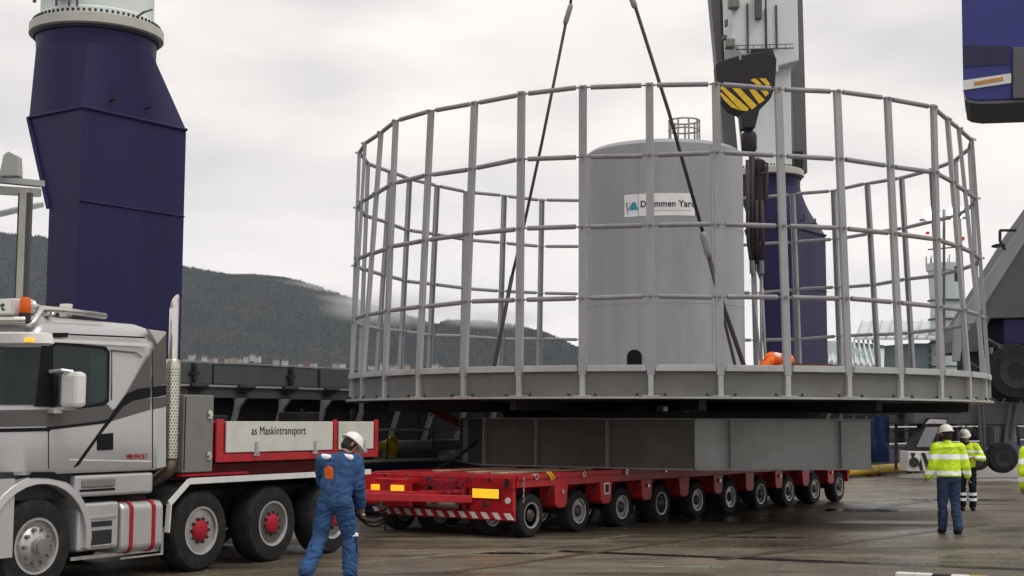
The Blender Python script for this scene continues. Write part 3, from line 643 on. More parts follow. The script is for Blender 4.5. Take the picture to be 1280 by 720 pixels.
# crane rail grooves and seams in the apron
def strip(p0, p1, wd, name, m, z=.004):
    p0, p1 = Vector(p0), Vector(p1); d = (p1 - p0).normalized(); s2 = Vector((-d.y, d.x, 0)) * wd / 2; NN = 40; V = []
    for i in range(NN + 1):
        p = p0.lerp(p1, i / NN); j = 1 + .35 * noise.noise(p * .9 + Vector((0, 0, z * 1000))); V += [p + s2 * j + Z * z, p - s2 * j + Z * z]
    return MB().add(V, [(2 * i, 2 * i + 2, 2 * i + 3, 2 * i + 1) for i in range(NN)]).build(name, m, kind='structure')
groove = mat('groove_dark', (.012, .010, .009), .25, 0, .4, 3)
wornpaint = mat('worn_line_paint', (.26, .23, .18), .6, 0, .5, 3, .1, 40, (.09, .075, .055), .9, 4)
strip(gr(700, 689), gr(1330, 714), .27, 'rail_groove', groove)
strip(gr(1030, 642), gr(1180, 624), .35, 'rail_groove', groove, .0035)
strip(gr(440, 704), gr(720, 681), .07, 'painted_line', wornpaint)
strip(gr(742, 675), gr(800, 667.5), .09, 'painted_line', wornpaint)
strip(gr(790, 708), gr(905, 709.5), .07, 'painted_line', mat('line_green', (.28, .33, .24), .6, 0, .4, 4), .0045)
strip(gr(180, 726), gr(450, 704.2), .06, 'painted_line', mat('line_yellow', (.2, .16, .07), .6, 0, .5, 3), .005)
damp = mat('damp_track', (.085, .07, .05), .3, 0, .4, 2.5, .1, 30, (.13, .11, .08), .9, 3)
for a, b, w_, z_ in (((560, 716), (1040, 650), .16, .0052), ((900, 700), (1230, 655), .2, .006)): strip(gr(*a), gr(*b), w_, 'tyre_track', damp, z_)
V = []; F_ = []; rr = random.Random(11)
for k in range(2600):
    px, py = rr.uniform(60, 1290), 600 + 125 * rr.random() ** .7; c = gr(px, py, .006); r_ = rr.uniform(.004, .016); i0 = len(V)
    V += [(c.x + r_, c.y, .006), (c.x - r_ * .6, c.y + r_ * .8, .006), (c.x - r_ * .5, c.y - r_ * .8, .006), (c.x, c.y, .006 + r_ * .9)]; F_ += [(i0, i0 + 1, i0 + 3), (i0 + 1, i0 + 2, i0 + 3), (i0 + 2, i0, i0 + 3)]
MB().add(V, F_).build('grit', mat('grit', (.14, .12, .09), .9, 0, .5, 9), label='scattered small stones and grit lying on the wet quay', kind='stuff')
def puddle(px, py, rx, ry, seed, z=.006):
    c = gr(px, py); V = [Vector((c.x, c.y, z))]; n = 40
    for k in range(n):
        t = 2 * math.pi * k / n; j = 1 + .5 * noise.noise(Vector((math.cos(t) * 1.4, math.sin(t) * 1.4, seed)))
        V.append(Vector((c.x + rx * j * math.cos(t), c.y + ry * j * math.sin(t), z)))
    MB().add(V, [(0, k + 1, (k + 1) % n + 1) for k in range(n)]).build('puddle', puddle_m, kind='structure')
for a in ((1075, 638, .9, .5, 1), (640, 692, .5, .1, 2), (960, 672, .8, .1, 3), (1185, 625, 1.0, .3, 7)): puddle(*a)
# hazard striped kerb block at the bottom right
hb = thing('hazard_kerb_beam', 'low black and white painted beam lying along the bottom right edge of the quay apron', 'beam', gr(1200, 724))
a, b = gr(1118, 721), gr(1330, 731); d = (b - a).normalized()
for i in range(9):
    p0 = a.lerp(b, i / 9); p1 = a.lerp(b, (i + 1) / 9 - .003)
    MB().beam(p0 + Z * .0 + Vector((0, -.08, .035)), p1 + Vector((0, -.08, .035)), .16, .06).build('painted_block', [white, black, yellow][[0, 0, 1, 0, 2, 1, 0, 1, 0][i]], hb, world=True, bev=.01)

# ------------------------------------------------------------------ cable carousel
CX, CY, RR = 3.125, 28.843, 6.5
ca = thing('cable_carousel', 'huge round steel carousel with tall open cage of posts and hoops above the red trailer', 'carousel', (CX, CY, 0))
zb, zl = CAMH + .3798, CAMH + .8056
zh = [CAMH + 2.0251, CAMH + 3.2109, CAMH + 4.395, CAMH + 5.5642]
phase = -.1348
def ang(i): return phase + R(10) * (i - 7)
def cp(th, r_, z): return Vector((r_ * math.sin(th), -r_ * math.cos(th), z))
lean = [random.uniform(.1, .28) for _ in range(36)]
for k, v in {0: .2, 1: .3, 2: .16, 3: .22, 4: .24, 5: .05, 6: .05, 7: .1, 8: .12, 9: .2, 10: .16, 11: .14, 12: 0.0, 13: .26, 14: .34, 15: .18, 16: .12, 17: .12, 18: .15, 35: .1, 34: .12}.items(): lean[k] = v
zr = [random.uniform(-.025, .025) for _ in range(36 * 4)]
def rad(i, z):
    return RR - lean[i % 36] * (z - zl) / (zh[3] - zl)
# posts: open channels
for i in range(36):
    th = ang(i); tw = random.uniform(-.12, .12)
    t1 = Vector((math.cos(th + tw), math.sin(th + tw), 0)); r1 = Vector((math.sin(th + tw), -math.cos(th + tw), 0))
    sec = [(-.062, 0), (.062, 0), (.062, -.07), (.05, -.07), (.05, -.012), (-.05, -.012), (-.05, -.07), (-.062, -.07)]
    m_ = MB(); rings = []
    for z_ in (zl - .06, zh[0], zh[1], zh[2], zh[3] + .03):
        o = cp(th, rad(i, z_) - .02, z_); rings.append([o + t1 * a + r1 * b for a, b in sec])
    m_.loft(rings); m_.build('post', steel, ca)
    # lower stub with foot plate
    m_ = MB(); rings = []
    for z_ in (zb + .012, zl - .065):
        o = cp(th, RR - .015, z_); rings.append([o + Vector((math.cos(th), math.sin(th), 0)) * a + Vector((math.sin(th), -math.cos(th), 0)) * b for a, b in [(-.042, 0), (.042, 0), (.042, -.09), (-.042, -.09)]])
    m_.loft(rings)
    tt = Vector((math.cos(th), math.sin(th), 0)); o = cp(th, RR - .03, zb + .02); m_.beam(o - tt * .14, o + tt * .14, .12, .02); m_.build('stub', steel_lt, ca, bev=.004)
    # rim lip, web plate, hoops
    th2 = ang(i + 1); a, b = cp(th, RR + .0, 0), cp(th2, RR + .0, 0); dd = (b - a).normalized(); nn_ = Vector((dd.y, -dd.x, 0))
    ln = (b - a).length; m_ = MB(); f0, f1 = a + dd * .085, b - dd * .085
    m_.prism([(0, zl - .005), (ln - .17, zl - .005), (ln - .17, zl + .02), (ln - .19, zl + .1), (.02, zl + .1), (0, zl + .02)][::1], f0, dd, Z, nn_, -.08, .01); m_.build('rim_plate', steel_lt, ca, bev=.008)
    m_ = MB(); m_.beam(a * .985 + Z * ((zb + zl) / 2), b * .985 + Z * ((zb + zl) / 2), .03, zl - zb - .002); m_.build('web_panel', web, ca)
    for h in range(4):
        z0 = zh[h] + zr[i * 4 + h]; z1 = zh[h] + zr[((i + 1) % 36) * 4 + h] + random.uniform(-.012, .012)
        p0, p1 = cp(th, rad(i, zh[h]) - .06, z0), cp(th2, rad(i + 1, zh[h]) - .06, z1); d = (p1 - p0).normalized(); m_ = MB()
        m_.tube([p0, p1], .012, 6, False); m_.tube([p0 + d * .13, p1 - d * .13], .042, 10); m_.build('hoop_tube', steel2, ca, auto=50)
cp0 = None
for i in range(36):
    th = ang(i)
    for h in range(4):
        o = cp(th, rad(i, zh[h]) + .002, zh[h] + zr[i * 4 + h])
        if cp0 is None: cp0 = MB().box((-.03, -.012, -.02), (.03, .012, .02)).tube([(-.1, .07, 0), (.1, .07, 0)], .018, 6).lathe([(.014, -.012), (.014, -.03), (.001, -.03)], (0, 0, 0), 'Y', 6).build('hoop_clip', steel2, ca); c_ = cp0
        else: c_ = share(cp0, ca)
        c_.location = o; c_.rotation_euler = (0, 0, th)
n_ = 72
fl = MB(); fl.lathe([(RR - .6, zb - .02), (RR + .03, zb - .02), (RR + .03, zb + .01), (RR - .6, zb + .01)], n=n_, close=True); fl.build('bottom_flange', steel_lt, ca, auto=30)
MB().lathe([(1.2, zb - .03), (RR - .4, zb - .03), (RR - .4, zb + .008), (1.2, zb + .008)], n=n_, close=True).build('floor_plate', dark, ca, auto=30)
MB().lathe([(1.2, zl + .0), (RR - .12, zl + .0), (RR - .12, zl + .02), (1.2, zl + .02)], n=n_, close=True).build('deck_plate', steel, ca, auto=30)
rb = MB().box((1.6, -.06, zb - .2), (6.2, .06, zb - .035)).build('radial_beam', dark, ca); rb.rotation_euler = (0, 0, 0)
for k in range(1, 12): share(rb, ca, rot=(0, 0, k * math.pi / 6))
MB().lathe([(3.1, zb - .34), (3.3, zb - .34), (3.3, zb - .205), (3.1, zb - .205)], n=64, close=True).build('slewing_ring', dark, ca, auto=30)
bt = MB()
for i in range(36):
    for dt_ in (.035, .14):
        p = cp(ang(i) + dt_, RR - .0, zb + .035); bt.lathe([(.001, -.012), (.022, -.012), (.022, .03), (.001, .03)], p, 'Z', 6)
bt.build('bolt', dark, ca, kind='stuff')
# central tank
TR = 1.655; tcx = .07; ztop = 7.42
tk = MB(); prof = [(TR, zl + .02)] + [(TR, zl + .02 + (ztop - zl - .02) * k / 3) for k in (1, 2, 3)] + [(TR * .93, ztop + .09), (TR * .6, ztop + .2), (.001, ztop + .26)]
tk.lathe(prof, (tcx, 0, 0), n=96); tank = tk.build('centre_tank', tank_m, ca, auto=15)
sm = MB()
for z_ in (4.2, 5.75): sm.lathe([(TR + .003, z_ - .006), (TR + .008, z_), (TR + .003, z_ + .006)], (tcx, 0, 0), n=96)
for a in (-.42, .5, 1.6, 2.9, 4.2): p = Vector((math.sin(a), -math.cos(a), 0)) * (TR + .001); sm.beam(p + Vector((tcx, 0, zl + .03)), p + Vector((tcx, 0, ztop)), .014, .012, p)
sm.build('weld_seam', tank_m, tank)
# arched opening
oa = -.48; od = Vector((math.sin(oa), -math.cos(oa), 0)); ot_ = Vector((math.cos(oa), math.sin(oa), 0))
pts = [(-.16, 0), (.16, 0), (.16, .36)] + [(.16 * math.cos(t * math.pi / 8), .36 + .14 * math.sin(t * math.pi / 8)) for t in range(1, 8)] + [(-.16, .36)]
po = Vector((tcx, 0, zl + .1)) + od * (TR - .01)
MB().prism(pts, po, ot_, Z, od, -.02, .016).build('doorway', mat('doorway_dark', (.006, .006, .006), .9), tank)
pts2 = [(p[0] * 1.12, p[1] * 1.05) for p in pts]; MB().prism(pts2, po, ot_, Z, od, -.02, .012).build('doorway_frame', steel, tank)
# sign wrapped round the tank
def wrap(x, z, off): a = x / TR; return Vector((tcx + (TR + off) * math.sin(a), -(TR + off) * math.cos(a), z))
sx0, sx1, sz0, sz1 = -1.0, .44, 5.935, 6.385
rows = [[wrap(sx0 + (sx1 - sx0) * i / 24, z_, .006) for i in range(25)] for z_ in (sz0, sz1)]
MB().loft(rows, caps=False, closed=False).build('sign', mat('sign_white', (.8, .8, .8), .5), tank, smooth=True)
text('Drammen Yard', .185, lambda c: wrap(c.x - .1, c.y + (sz0 + sz1) / 2 + .01, .012 + c.z), 'sign_lettering', mat('sign_ink', (.04, .04, .05), .6), tank, .003, .9)
text('Norwegian Heavy Steel Workshop', .05, lambda c: wrap(c.x + .1, c.y + (sz0 + sz1) / 2 - .1, .012 + c.z), 'sign_small_lettering', mat('sign_grey_ink', (.35, .35, .36), .6), tank, 0, .95) if False else None
lg = MB(); lg.m = 0
P_ = [(-.93 + a, sz0 + .13 + b) for a, b in ((.08, 0), (.27, 0), (.21, .16), (.16, .16))]
lg.add([wrap(a - .03, b, .012) for a, b in P_], [(0, 1, 2, 3)]); lg.build('sign_logo', mat('logo_blue', (.05, .3, .5), .5), tank)
lg = MB(); P_ = [(-.93 + a, sz0 + .1 + b) for a, b in ((0, .19), (.02, .19), (.05, -.06), (.04, -.06))]; lg.add([wrap(a - .03, b, .0125) for a, b in P_], [(0, 1, 2, 3)])
P_ = [(-.93 + a, sz0 + .1 + b) for a, b in ((.0, .19), (.12, .17), (.13, .165), (.02, .182))]; lg.add([wrap(a - .03, b, .0125) for a, b in P_], [(0, 1, 2, 3)])
P_ = [(-.93 + a, sz0 + .13 + b) for a, b in ((.05, -.0), (.13, .1), (.17, .165), (.155, .165), (.11, .1), (.04, .012))]; lg.add([wrap(a - .03, b, .0128) for a, b in P_], [(0, 1, 2, 3, 4, 5)]); lg.build('sign_logo_outline', textm, tank)
rows = [[wrap(-.5 + .86 * i / 20, z_, .0085) for i in range(21)] for z_ in (sz0 + .095, sz0 + .108)]
MB().loft(rows, caps=False, closed=False).build('sign_underline', mat('sign_grey_ink', (.4, .4, .42), .6), tank, smooth=True)
rl = MB()
for k in range(9):
    a = math.pi * 2 * k / 9; c_ = Vector((tcx + .42 + .32 * math.cos(a), .32 * math.sin(a) - .2, ztop + .12)); rl.tube([c_, c_ + Z * .62], .022, 6)
for z_ in (.62, .42):
    rl.tube([Vector((tcx + .42 + .32 * math.cos(a), .32 * math.sin(a) - .2, ztop + .12 + z_)) for a in [2 * math.pi * k / 24 for k in range(25)]], .02, 6)
rl.build('roof_railing', steel, tank)

# ------------------------------------------------------------------ base frame on the trailer
bf = thing('base_frame', 'grey polygonal steel plate girder frame with stiffeners, lying on the red trailer deck', 'frame', (3.3, 29, 0))
poly = [(3.14, 23.85), (6.22, 24.45), (7.1, 28.2), (6.5, 32.5), (3.1, 34), (.2, 32.4), (-1.05, 28.8), (-.47, 26.1)]
FZ0, FZ1 = 1.03, 1.915
for i in range(8):
    a = Vector(poly[i] + (0,)); b = Vector(poly[(i + 1) % 8] + (0,)); d = (b - a).normalized(); nrm = Vector((d.y, -d.x, 0)); ln = (b - a).length
    if i == 0: b2 = b + d * .1
    else: b2 = b
    MB().beam(a + Z * ((FZ0 + FZ1) / 2), b2 + Z * ((FZ0 + FZ1) / 2), .025, FZ1 - FZ0 - .04).build('girder_web', frame_rust_shade if i in (6, 7) else frame_m, bf, world=True)
    for z_ in (FZ0, FZ1 - .02):
        MB().beam(a + Z * (z_ + .01), b2 + Z * (z_ + .01) + d * .0, .26, .02).build('girder_flange', steel2, bf, world=True)
    cnt = {0: (0.62, 2.65), 7: (.0, 1.13, 2.6), 6: (.9,)}.get(i, (ln / 3, 2 * ln / 3))
    for t in cnt:
        p = a + d * t + nrm * .06; MB().beam(p + Z * (FZ0 + .02), p + Z * (FZ1 - .02), .018, .11, nrm).build('stiffener', steel2 if i in (0, 7) else frame_m, bf, world=True)
m_ = MB()
for a, b in ((0, 4), (2, 6), (1, 5), (3, 7)):
    p, q_ = Vector(poly[a] + (1.45,)), Vector(poly[b] + (1.45 + .001 * a,)); dd = (q_ - p).normalized(); m_.beam(p + dd * .2, q_ - dd * .2, .2, .6)
m_.build('inner_girder', frame_m, bf, world=True)
sp = MB(); 
for k in range(12):
    a = k * math.pi / 6 + .2; p = Vector((CX + 3.2 * math.cos(a), CY + 3.2 * math.sin(a), 0)); sp.box((p.x - .25, p.y - .25, FZ1 + .003), (p.x + .25, p.y + .25, zb - .345))
sp.build('support_block', dark, bf, world=True)
drm = MB(); drm.lathe([(2.3, FZ1 - .5), (2.3, zb - .21)], (CX, CY, 0), n=48); drm.build('bearing_drum', dark, bf, world=True, auto=30)

# ------------------------------------------------------------------ slings and hook
def cable(name, label, paths, sockets, m=rope):
    t_ = thing(name, label, 'sling', paths[0][0][0])
    for pts, r_ in paths: MB().tube(pts, r_, 8).build('cable', m, t_, world=True, smooth=True)
    for a, b, r_ in sockets: MB().tube([a, a.lerp(b, .15), a.lerp(b, .85), b], [r_ * .6, r_, r_, r_ * .6], 10).build('socket', steel2, t_, world=True, smooth=True)
    return t_
cable('wire_sling', 'left wire rope sling running from the top of the picture down inside the cage', [([at(744, -155, 27), at(716, -20, 27), at(713, 6, 27)], .028), ([at(707, 30, 27), at(677, 180, 27), at(651, 300, 27), at(640, 345, 27)], .03), ([at(640, 345, 27), at(618, 457, 27), at(616, 470, 27)], .04), ([at(713, -10, 27.1), at(722, -40, 27.1)], .03)], [(at(714, 5, 27), at(706, 31, 27), .055)])
cable('wire_sling', 'right wire rope sling crossing the tank and splitting into two legs below a pale socket', [([at(744, -155, 27), at(790, -2, 26.3)], .035), ([at(794, 8, 26.3), at(836, 140, 26.3), at(879, 292, 26.3)], .035), ([at(886, 320, 26.3), at(905, 385, 26.3), at(930, 457, 26.3), at(932, 465, 26.3)], .045), ([at(885, 320, 26.3), at(898, 370, 26.2), at(919, 457, 26.2), at(921, 465, 26.2)], .03)], [(at(789, -4, 26.3), at(794, 10, 26.3), .06), (at(878, 290, 26.3), at(887, 322, 26.3), .075)])
HY = 30.2
def Hk(px, py, dy=0): return at(px, py, HY + dy)
hk = thing('hook_block', 'black crane hook block with yellow diagonal stripes hanging in front of the white ship crane', 'hook block', Hk(930, 140))
out_ = [(895, 80), (900, 76), (920, 70), (966, 62), (971, 74), (969, 108), (964, 122), (950, 136), (944, 160), (928, 160), (926, 142), (912, 136), (903, 124), (897, 108)]
pp = [Hk(*p) for p in out_]; cas = MB().prism([(p.x, p.z) for p in pp], (0, 0, 0), (1, 0, 0), (0, 0, 1), (0, 1, 0), HY, HY + .42).build('casing', black, hk, world=True, bev=.03)
for pts in ([(900, 110), (903, 107), (912, 115), (936, 136), (934, 139), (926, 138)], [(914, 109), (922, 108), (946, 132), (940, 137)], [(934, 109), (941, 110), (956, 125), (949, 130)], [(950, 112), (958, 112), (961, 117), (957, 121)], [(938, 100), (944, 98), (953, 106), (946, 106)], [(949, 98), (957, 98), (963, 106), (959, 108)], [(899, 116), (902, 116), (925, 138), (914, 134), (905, 125)]):
    p = [Hk(*q) for q in pts]; MB().prism([(a.x, a.z) for a in p], (0, 0, 0), (1, 0, 0), (0, 0, 1), (0, 1, 0), HY - .012, HY + .002).build('stripe', hookyel, cas, world=True)
m_ = MB(); a, b = Hk(940, 72), Hk(968, 60); m_.box((a.x, HY + .1, a.z), (b.x, HY + .35, b.z)); m_.build('sheave_guard', black, hk, world=True)
m_ = MB(); p = Hk(920, 66); m_.tube([Hk(925, 75), Hk(925, 65)], .03, 8); m_.build('pin', shiplite, hk, world=True)
m_ = MB(); c_ = Hk(936, 160, .2); m_.lathe([(.06, .12), (.1, .05), (.1, 0)], (c_.x, c_.y, c_.z), 'Z', 16)
for px, py, w_ in ((936, 158, 8), (936, 162, 11)): pass
pr_ = [(165 - 4, 5), (165, 9), (168, 10), (184, 10), (189, 7), (192, 4)]
m_.lathe([(w_ / FPX * HY, Hk(937, y_).z - c_.z) for y_, w_ in pr_], (c_.x, c_.y, c_.z), 'Z', 20); m_.build('swivel', black, hk, world=True, auto=40)
m_ = MB(); m_.tube([Hk(957, -60, .2), Hk(957.5, 64, .2)], .022, 6); m_.build('hoist_rope', rope, hk, world=True)
hr_ = thing('lifting_tackle', 'dark shackles, chains and rods hanging below the hook block beside the tank', 'tackle', Hk(945, 450))
hb_ = MB(); hb_.tube([Hk(940, 190, .2), Hk(941, 338, .2)], .07, 10); hb_.build('main_rod', rope, hr_, world=True, smooth=True)
m_ = MB(); m_.lathe([(.02, .2), (.17, .12), (.19, -.1), (.1, -.25)], Hk(947, 208, .3), 'Z', 14); m_.lathe([(.1, .3), (.2, .28), (.2, -.3), (.08, -.42)], Hk(948, 236, .3), 'Z', 14); m_.build('shackle', black, hr_, world=True, auto=40)
m_ = MB()
m_.tube([Hk(954, 203, .1), Hk(959, 204, .1), Hk(959, 250, .1), Hk(951, 252, .1)], .03, 6); m_.tube([Hk(947, 217, .1), Hk(959, 216, .1)], .025, 6)
m_.tube([Hk(934, 200, .1), Hk(935, 300, .1), Hk(940, 336, .1)], .04, 6); m_.tube([Hk(952, 250, .1), Hk(954, 330, .1)], .05, 6); m_.tube([Hk(946, 250, .15), Hk(947, 330, .15)], .06, 6)
m_.build('chain_leg', rope, hr_, world=True, smooth=True)
for a, b, r_ in ((940, 951, .026), (951, 952, .03), (951.5, 957, .034)): MB().tube([Hk(a, 342, .05), Hk(b, 455, .05), Hk(b, 462, .05)], r_, 8).build('pull_rod', steel2, hr_, world=True, smooth=True)
for px in (940, 951.5): MB().tube([Hk(px, 326, .0), Hk(px + .5, 342, .0)], .06, 10).build('turnbuckle', greybox, hr_, world=True)

# ------------------------------------------------------------------ wheels
def wheel_mesh(r_, wd, style):
    ty = MB(); rr_ = r_ * .58
    ty.lathe([(rr_, .02), (rr_ + .01, 0), (r_ * .78, -.012), (r_ * .93, .0), (r_ * .985, .035), (r_, .06), (r_, wd - .06), (r_ * .985, wd - .03), (r_ * .93, wd), (rr_, wd)], (0, 0, 0), 'Y', 40)
    for k in range(4):   # tread grooves
        pass
    tyre = ty.build('wheel', rubber, None, auto=35)
    rim = MB(); d = .12 if style != 'front' else -.03
    if style == 'front':
        rim.lathe([(rr_, .02), (rr_ + .006, -.012), (rr_ * .93, -.01), (rr_ * .88, .03), (rr_ * .8, .05), (rr_ * .55, -.02), (rr_ * .34, -.035), (rr_ * .32, -.09), (.001, -.1)], (0, 0, 0), 'Y', 40)
    else:
        rim.lathe([(rr_, .02), (rr_ + .006, -.012), (rr_ * .93, -.01), (rr_ * .86, .04), (rr_ * .84, d + .04)], (0, 0, 0), 'Y', 40)
    rim = rim.build('rim', alu, tyre, auto=35)
    if style != 'front': MB().lathe([(rr_ * .845, d + .03), (rr_ * .8, d + .06), (rr_ * .5, d + .07), (.001, d + .07)], (0, 0, 0), 'Y', 32).build('wheel_disc', rim_in, tyre, auto=35)
    hub = MB(); hm_ = rim_in if style == 'trailer' else alu if style != 'drive' else redhub
    if style == 'front':
        for k in range(10):
            t = 2 * math.pi * k / 10; c = (rr_ * .62 * math.cos(t), -.035, rr_ * .62 * math.sin(t)); hub.lathe([(.02, .03), (.02, -.02), (.001, -.02)], c, 'Y', 8)
        hub.build('wheel_nut', greybox, tyre, auto=40, kind='stuff'); MB().lathe([(rr_ * .28, -.09), (rr_ * .28, -.115), (.001, -.12)], n=20, axis='Y').build('hub', greybox, tyre, auto=40)
        hl = MB()
        for k in range(10):
            t = 2 * math.pi * (k + .5) / 10; hl.lathe([(.026, .0), (.026, -.004), (.001, -.004)], (rr_ * .84 * math.cos(t), .028, rr_ * .84 * math.sin(t)), 'Y', 8)
        hl.build('hand_hole', dark, tyre)
    else:
        hub.lathe([(rr_ * .72, d + .07), (rr_ * .66, d + .01), (rr_ * .58, d - .04), (rr_ * .54, d - .09), (rr_ * .4, d - .13), (rr_ * .2, d - .15), (.001, d - .15)], (0, 0, 0), 'Y', 28); hub.build('hub', hm_, tyre, auto=35)
        nu = MB()
        for k in range(10):
            t = 2 * math.pi * k / 10; nu.lathe([(.022, 0), (.022, -.05), (.001, -.05)], (rr_ * (.5 if style == 'drive' else .62) * math.cos(t), d - (.075 if style == 'drive' else -.02), rr_ * (.5 if style == 'drive' else .62) * math.sin(t)), 'Y', 6)
        nu.build('wheel_nut', dark, tyre, kind='stuff')
    return tyre
def place(proto, parent, loc, rot=0):
    c = copy_tree(proto, parent); c.location = loc; c.rotation_euler = (0, rot, 0); return c
def settle(proto, parent, loc):
    proto.parent = parent; proto.location = loc

# ------------------------------------------------------------------ truck
TO = Vector((-3.82, 17.24, 0)); TA = 1.0602; TU = (math.cos(TA), math.sin(TA))
tr = thing('heavy_haulage_truck', 'silver sleeper cab haulage truck with black and grey stripes in front of the trailer', 'truck', TO, TA)
def tp_(px, py, off=0): return plane(px, py, TO, TU, off)
XS = -2.5
def Lf(z): 
    return np.interp(z, [1.2, 1.5, 2.0, 2.1, 2.7, 2.8, 2.95, 3.0], [.55, .58, .56, .52, .34, .42, .2, .05])
def cabp(t, z, off=0, top=0):
    # t<0 side (metres behind the corner), 0..1 around to the centre line
    if t <= 0: return Vector((XS - t, -off, z))
    a = t * math.pi / 2; e = .62; n1, n2 = math.sin(a) ** e, math.cos(a) ** e
    x = XS - Lf(z) * n1; y = 1.25 - 1.25 * n2
    return Vector((x - off * (.2 + .8 * t), y - off * (1 - t), z))
ts = [-1.7, -1.2, -.8, -.4, 0, .03, .07, .12, .2, .3, .42, .55, .7, .85, 1.0]
def ring(z, sh=0.0):
    a = [cabp(t, z) for t in ts]; b = [Vector((p.x, 2.5 - p.y, p.z)) for p in a[::-1][1:]]
    r_ = a + b; c = Vector((-1.7, 1.25, z)); return [Vector((c.x + (p.x - c.x) * (1 - sh * .9), c.y + (p.y - c.y) * (1 - sh), z if p.x > -99 else z)) for p in r_]
body = MB()
secs = [ring(z, s) for z, s in ((1.27, .015), (1.31, 0), (1.6, 0), (1.98, 0), (2.05, .004), (2.66, .02), (2.78, .03), (2.88, .06), (2.95, .12), (3.0, .22), (3.03, .45))]
body.loft(secs); body.build('cab_body', silver, tr, auto=28)
# lower front and bumper
lo = MB(); secs = []
for z, s in ((.42, .02), (.46, 0), (.8, 0), (1.24, 0)):
    a = [Vector((XS - .62 - .45 * (t ** .5), 1.25 - 1.25 * math.cos(t * math.pi / 2) ** .4, z)) for t in (0, .05, .1, .2, .35, .5, .75, 1)]
    b = [Vector((p.x, 2.5 - p.y, z)) for p in a[::-1][1:]]; secs.append(a + b + [Vector((-2.9, 2.5, z)), Vector((-2.9, 0, z))])
lo.loft(secs); lo.build('bumper', silver, tr, auto=28)
gl = MB(); rows = []
for z in (2.02, 2.2, 2.45, 2.64): rows.append([cabp(t, z, .02) for t in (.1, .16, .25, .4, .6, .8, 1)] + [Vector((cabp(t, z, .02).x, 2.5 - cabp(t, z, .02).y, z)) for t in (.8, .6, .4, .25, .16, .1)])
gl.loft(rows, caps=False, closed=False); gl.build('windscreen', glass, tr, smooth=True)
ap = MB(); rows = [[cabp(t, z, .012) for t in (-.02, .02, .06, .1)] for z in (2.0, 2.3, 2.66)]; ap.loft(rows, caps=False, closed=False); ap.build('a_pillar', cabblack, tr, smooth=True)
sv = MB(); rows = []
for z, o in ((2.66, .1), (2.68, .16), (2.78, .12), (2.8, .02)): rows.append([cabp(t, z, o) for t in (.02, .08, .16, .3, .5, .75, 1)] + [Vector((cabp(t, z, o).x, 2.5 - cabp(t, z, o).y, z)) for t in (.75, .5, .3, .16, .08, .02)])
sv.loft(rows, caps=False, closed=False); sv.build('sun_visor', white, tr, auto=30)
p = cabp(.3, 2.72, .16); MB().box((p.x - .03, p.y - .06, 2.69), (p.x, p.y + .06, 2.73)).build('marker_light', reflector, tr)
# side decal helper on near side
def side(pts, name, m, off=.003, th=.002, bev=0, par=None, raw=False):
    q_ = pts if raw else [tp_(*p) for p in pts]
    return MB().prism(q_, (0, 0, 0), (1, 0, 0), (0, 0, 1), (0, -1, 0), off - th, off).build(name, m, par or tr, bev=bev)
side([(66, 434), (72, 431.5), (128, 437), (133, 441), (133, 497), (129, 503), (106, 507), (66, 511.5)], 'door_window', glass, .006, .01)
side([(62, 430), (70, 427), (132, 433), (137, 440), (136, 502), (130, 507), (62, 515.5)], 'window_frame', cabblack, .004, .006)
side([(112, 440), (131, 443), (131, 496), (124, 502), (114, 503)], 'curtain', mat('curtain_teal', (.03, .055, .055), .5), .007, .001)
for nm, pts in (('door_seam', [(60, 520), (61, 520), (61, 586), (60, 586)]), ('door_seam', [(139, 437), (140, 437), (140, 500), (139, 500)]), ('door_seam', [(190, 470), (191, 470), (191, 585), (190, 585)]), ('sill_line', [(86, 574), (189, 576), (189, 577.5), (86, 575.5)])):
    side(pts, nm, cabblack if 'seam' in nm else white, .004, .003)
side([(66, 416), (86, 416), (84, 422), (63, 422)], 'air_slot', cabblack, .004, .003)
side([(86, 417), (181, 421), (181, 423), (86, 419)], 'roof_groove', cabblack, .004, .003)
side([(140, 437), (170, 440), (178, 446), (178, 448), (170, 442), (140, 439)], 'sleeper_groove', cabgrey, .004, .003)
side([(66, 424), (184, 430), (186, 434), (66, 428)], 'drip_rail', white, .02, .018, .004)
# stripes
side([(188, 441), (188, 489), (170, 490), (150, 506)], 'grey_stripe', cabgrey)
side([(188, 498), (188, 512), (128, 530), (58, 538), (58, 512), (108, 508), (134, 505), (140, 512), (150, 508), (166, 500)], 'grey_stripe', cabgrey, .0025)
side([(188, 484), (188, 497), (166, 501), (154, 508), (128, 540), (98, 582), (91, 585), (120, 545), (146, 508), (158, 492), (172, 486)], 'black_stripe', cabblack, .0045)
side([(120, 527), (136, 524), (136, 528), (58, 538), (58, 534)], 'black_stripe', cabblack, .004)
for z0, z1, off, m_a, nm in ((1.79, 1.97, .006, cabgrey, 'grey_stripe'), (1.735, 1.775, .008, cabblack, 'black_stripe')):
    rows = [[cabp(t, z, off) + Z * (-.02 * t) for t in (-.05, 0, .03, .07, .12, .2, .3, .42, .55, .7, .85, 1.0)] for z in (z0, z1)]; MB().loft(rows, caps=False, closed=False).build(nm, m_a, tr, smooth=True)
side([(121, 543), (141, 541), (141, 562), (121, 563)], 'door_handle', cabblack, .012, .012, .005)
hx, hz = tp_(171, 571); text('MAMMOET', .085, Matrix.Translation((hx, -.006, hz)) @ Matrix.Rotation(R(90), 4, 'X'), 'small_red_lettering', redtext, tr, 0, .8)
side([(160, 568), (163, 568), (164, 571), (161, 573)], 'emblem', cabblack, .004, .003)
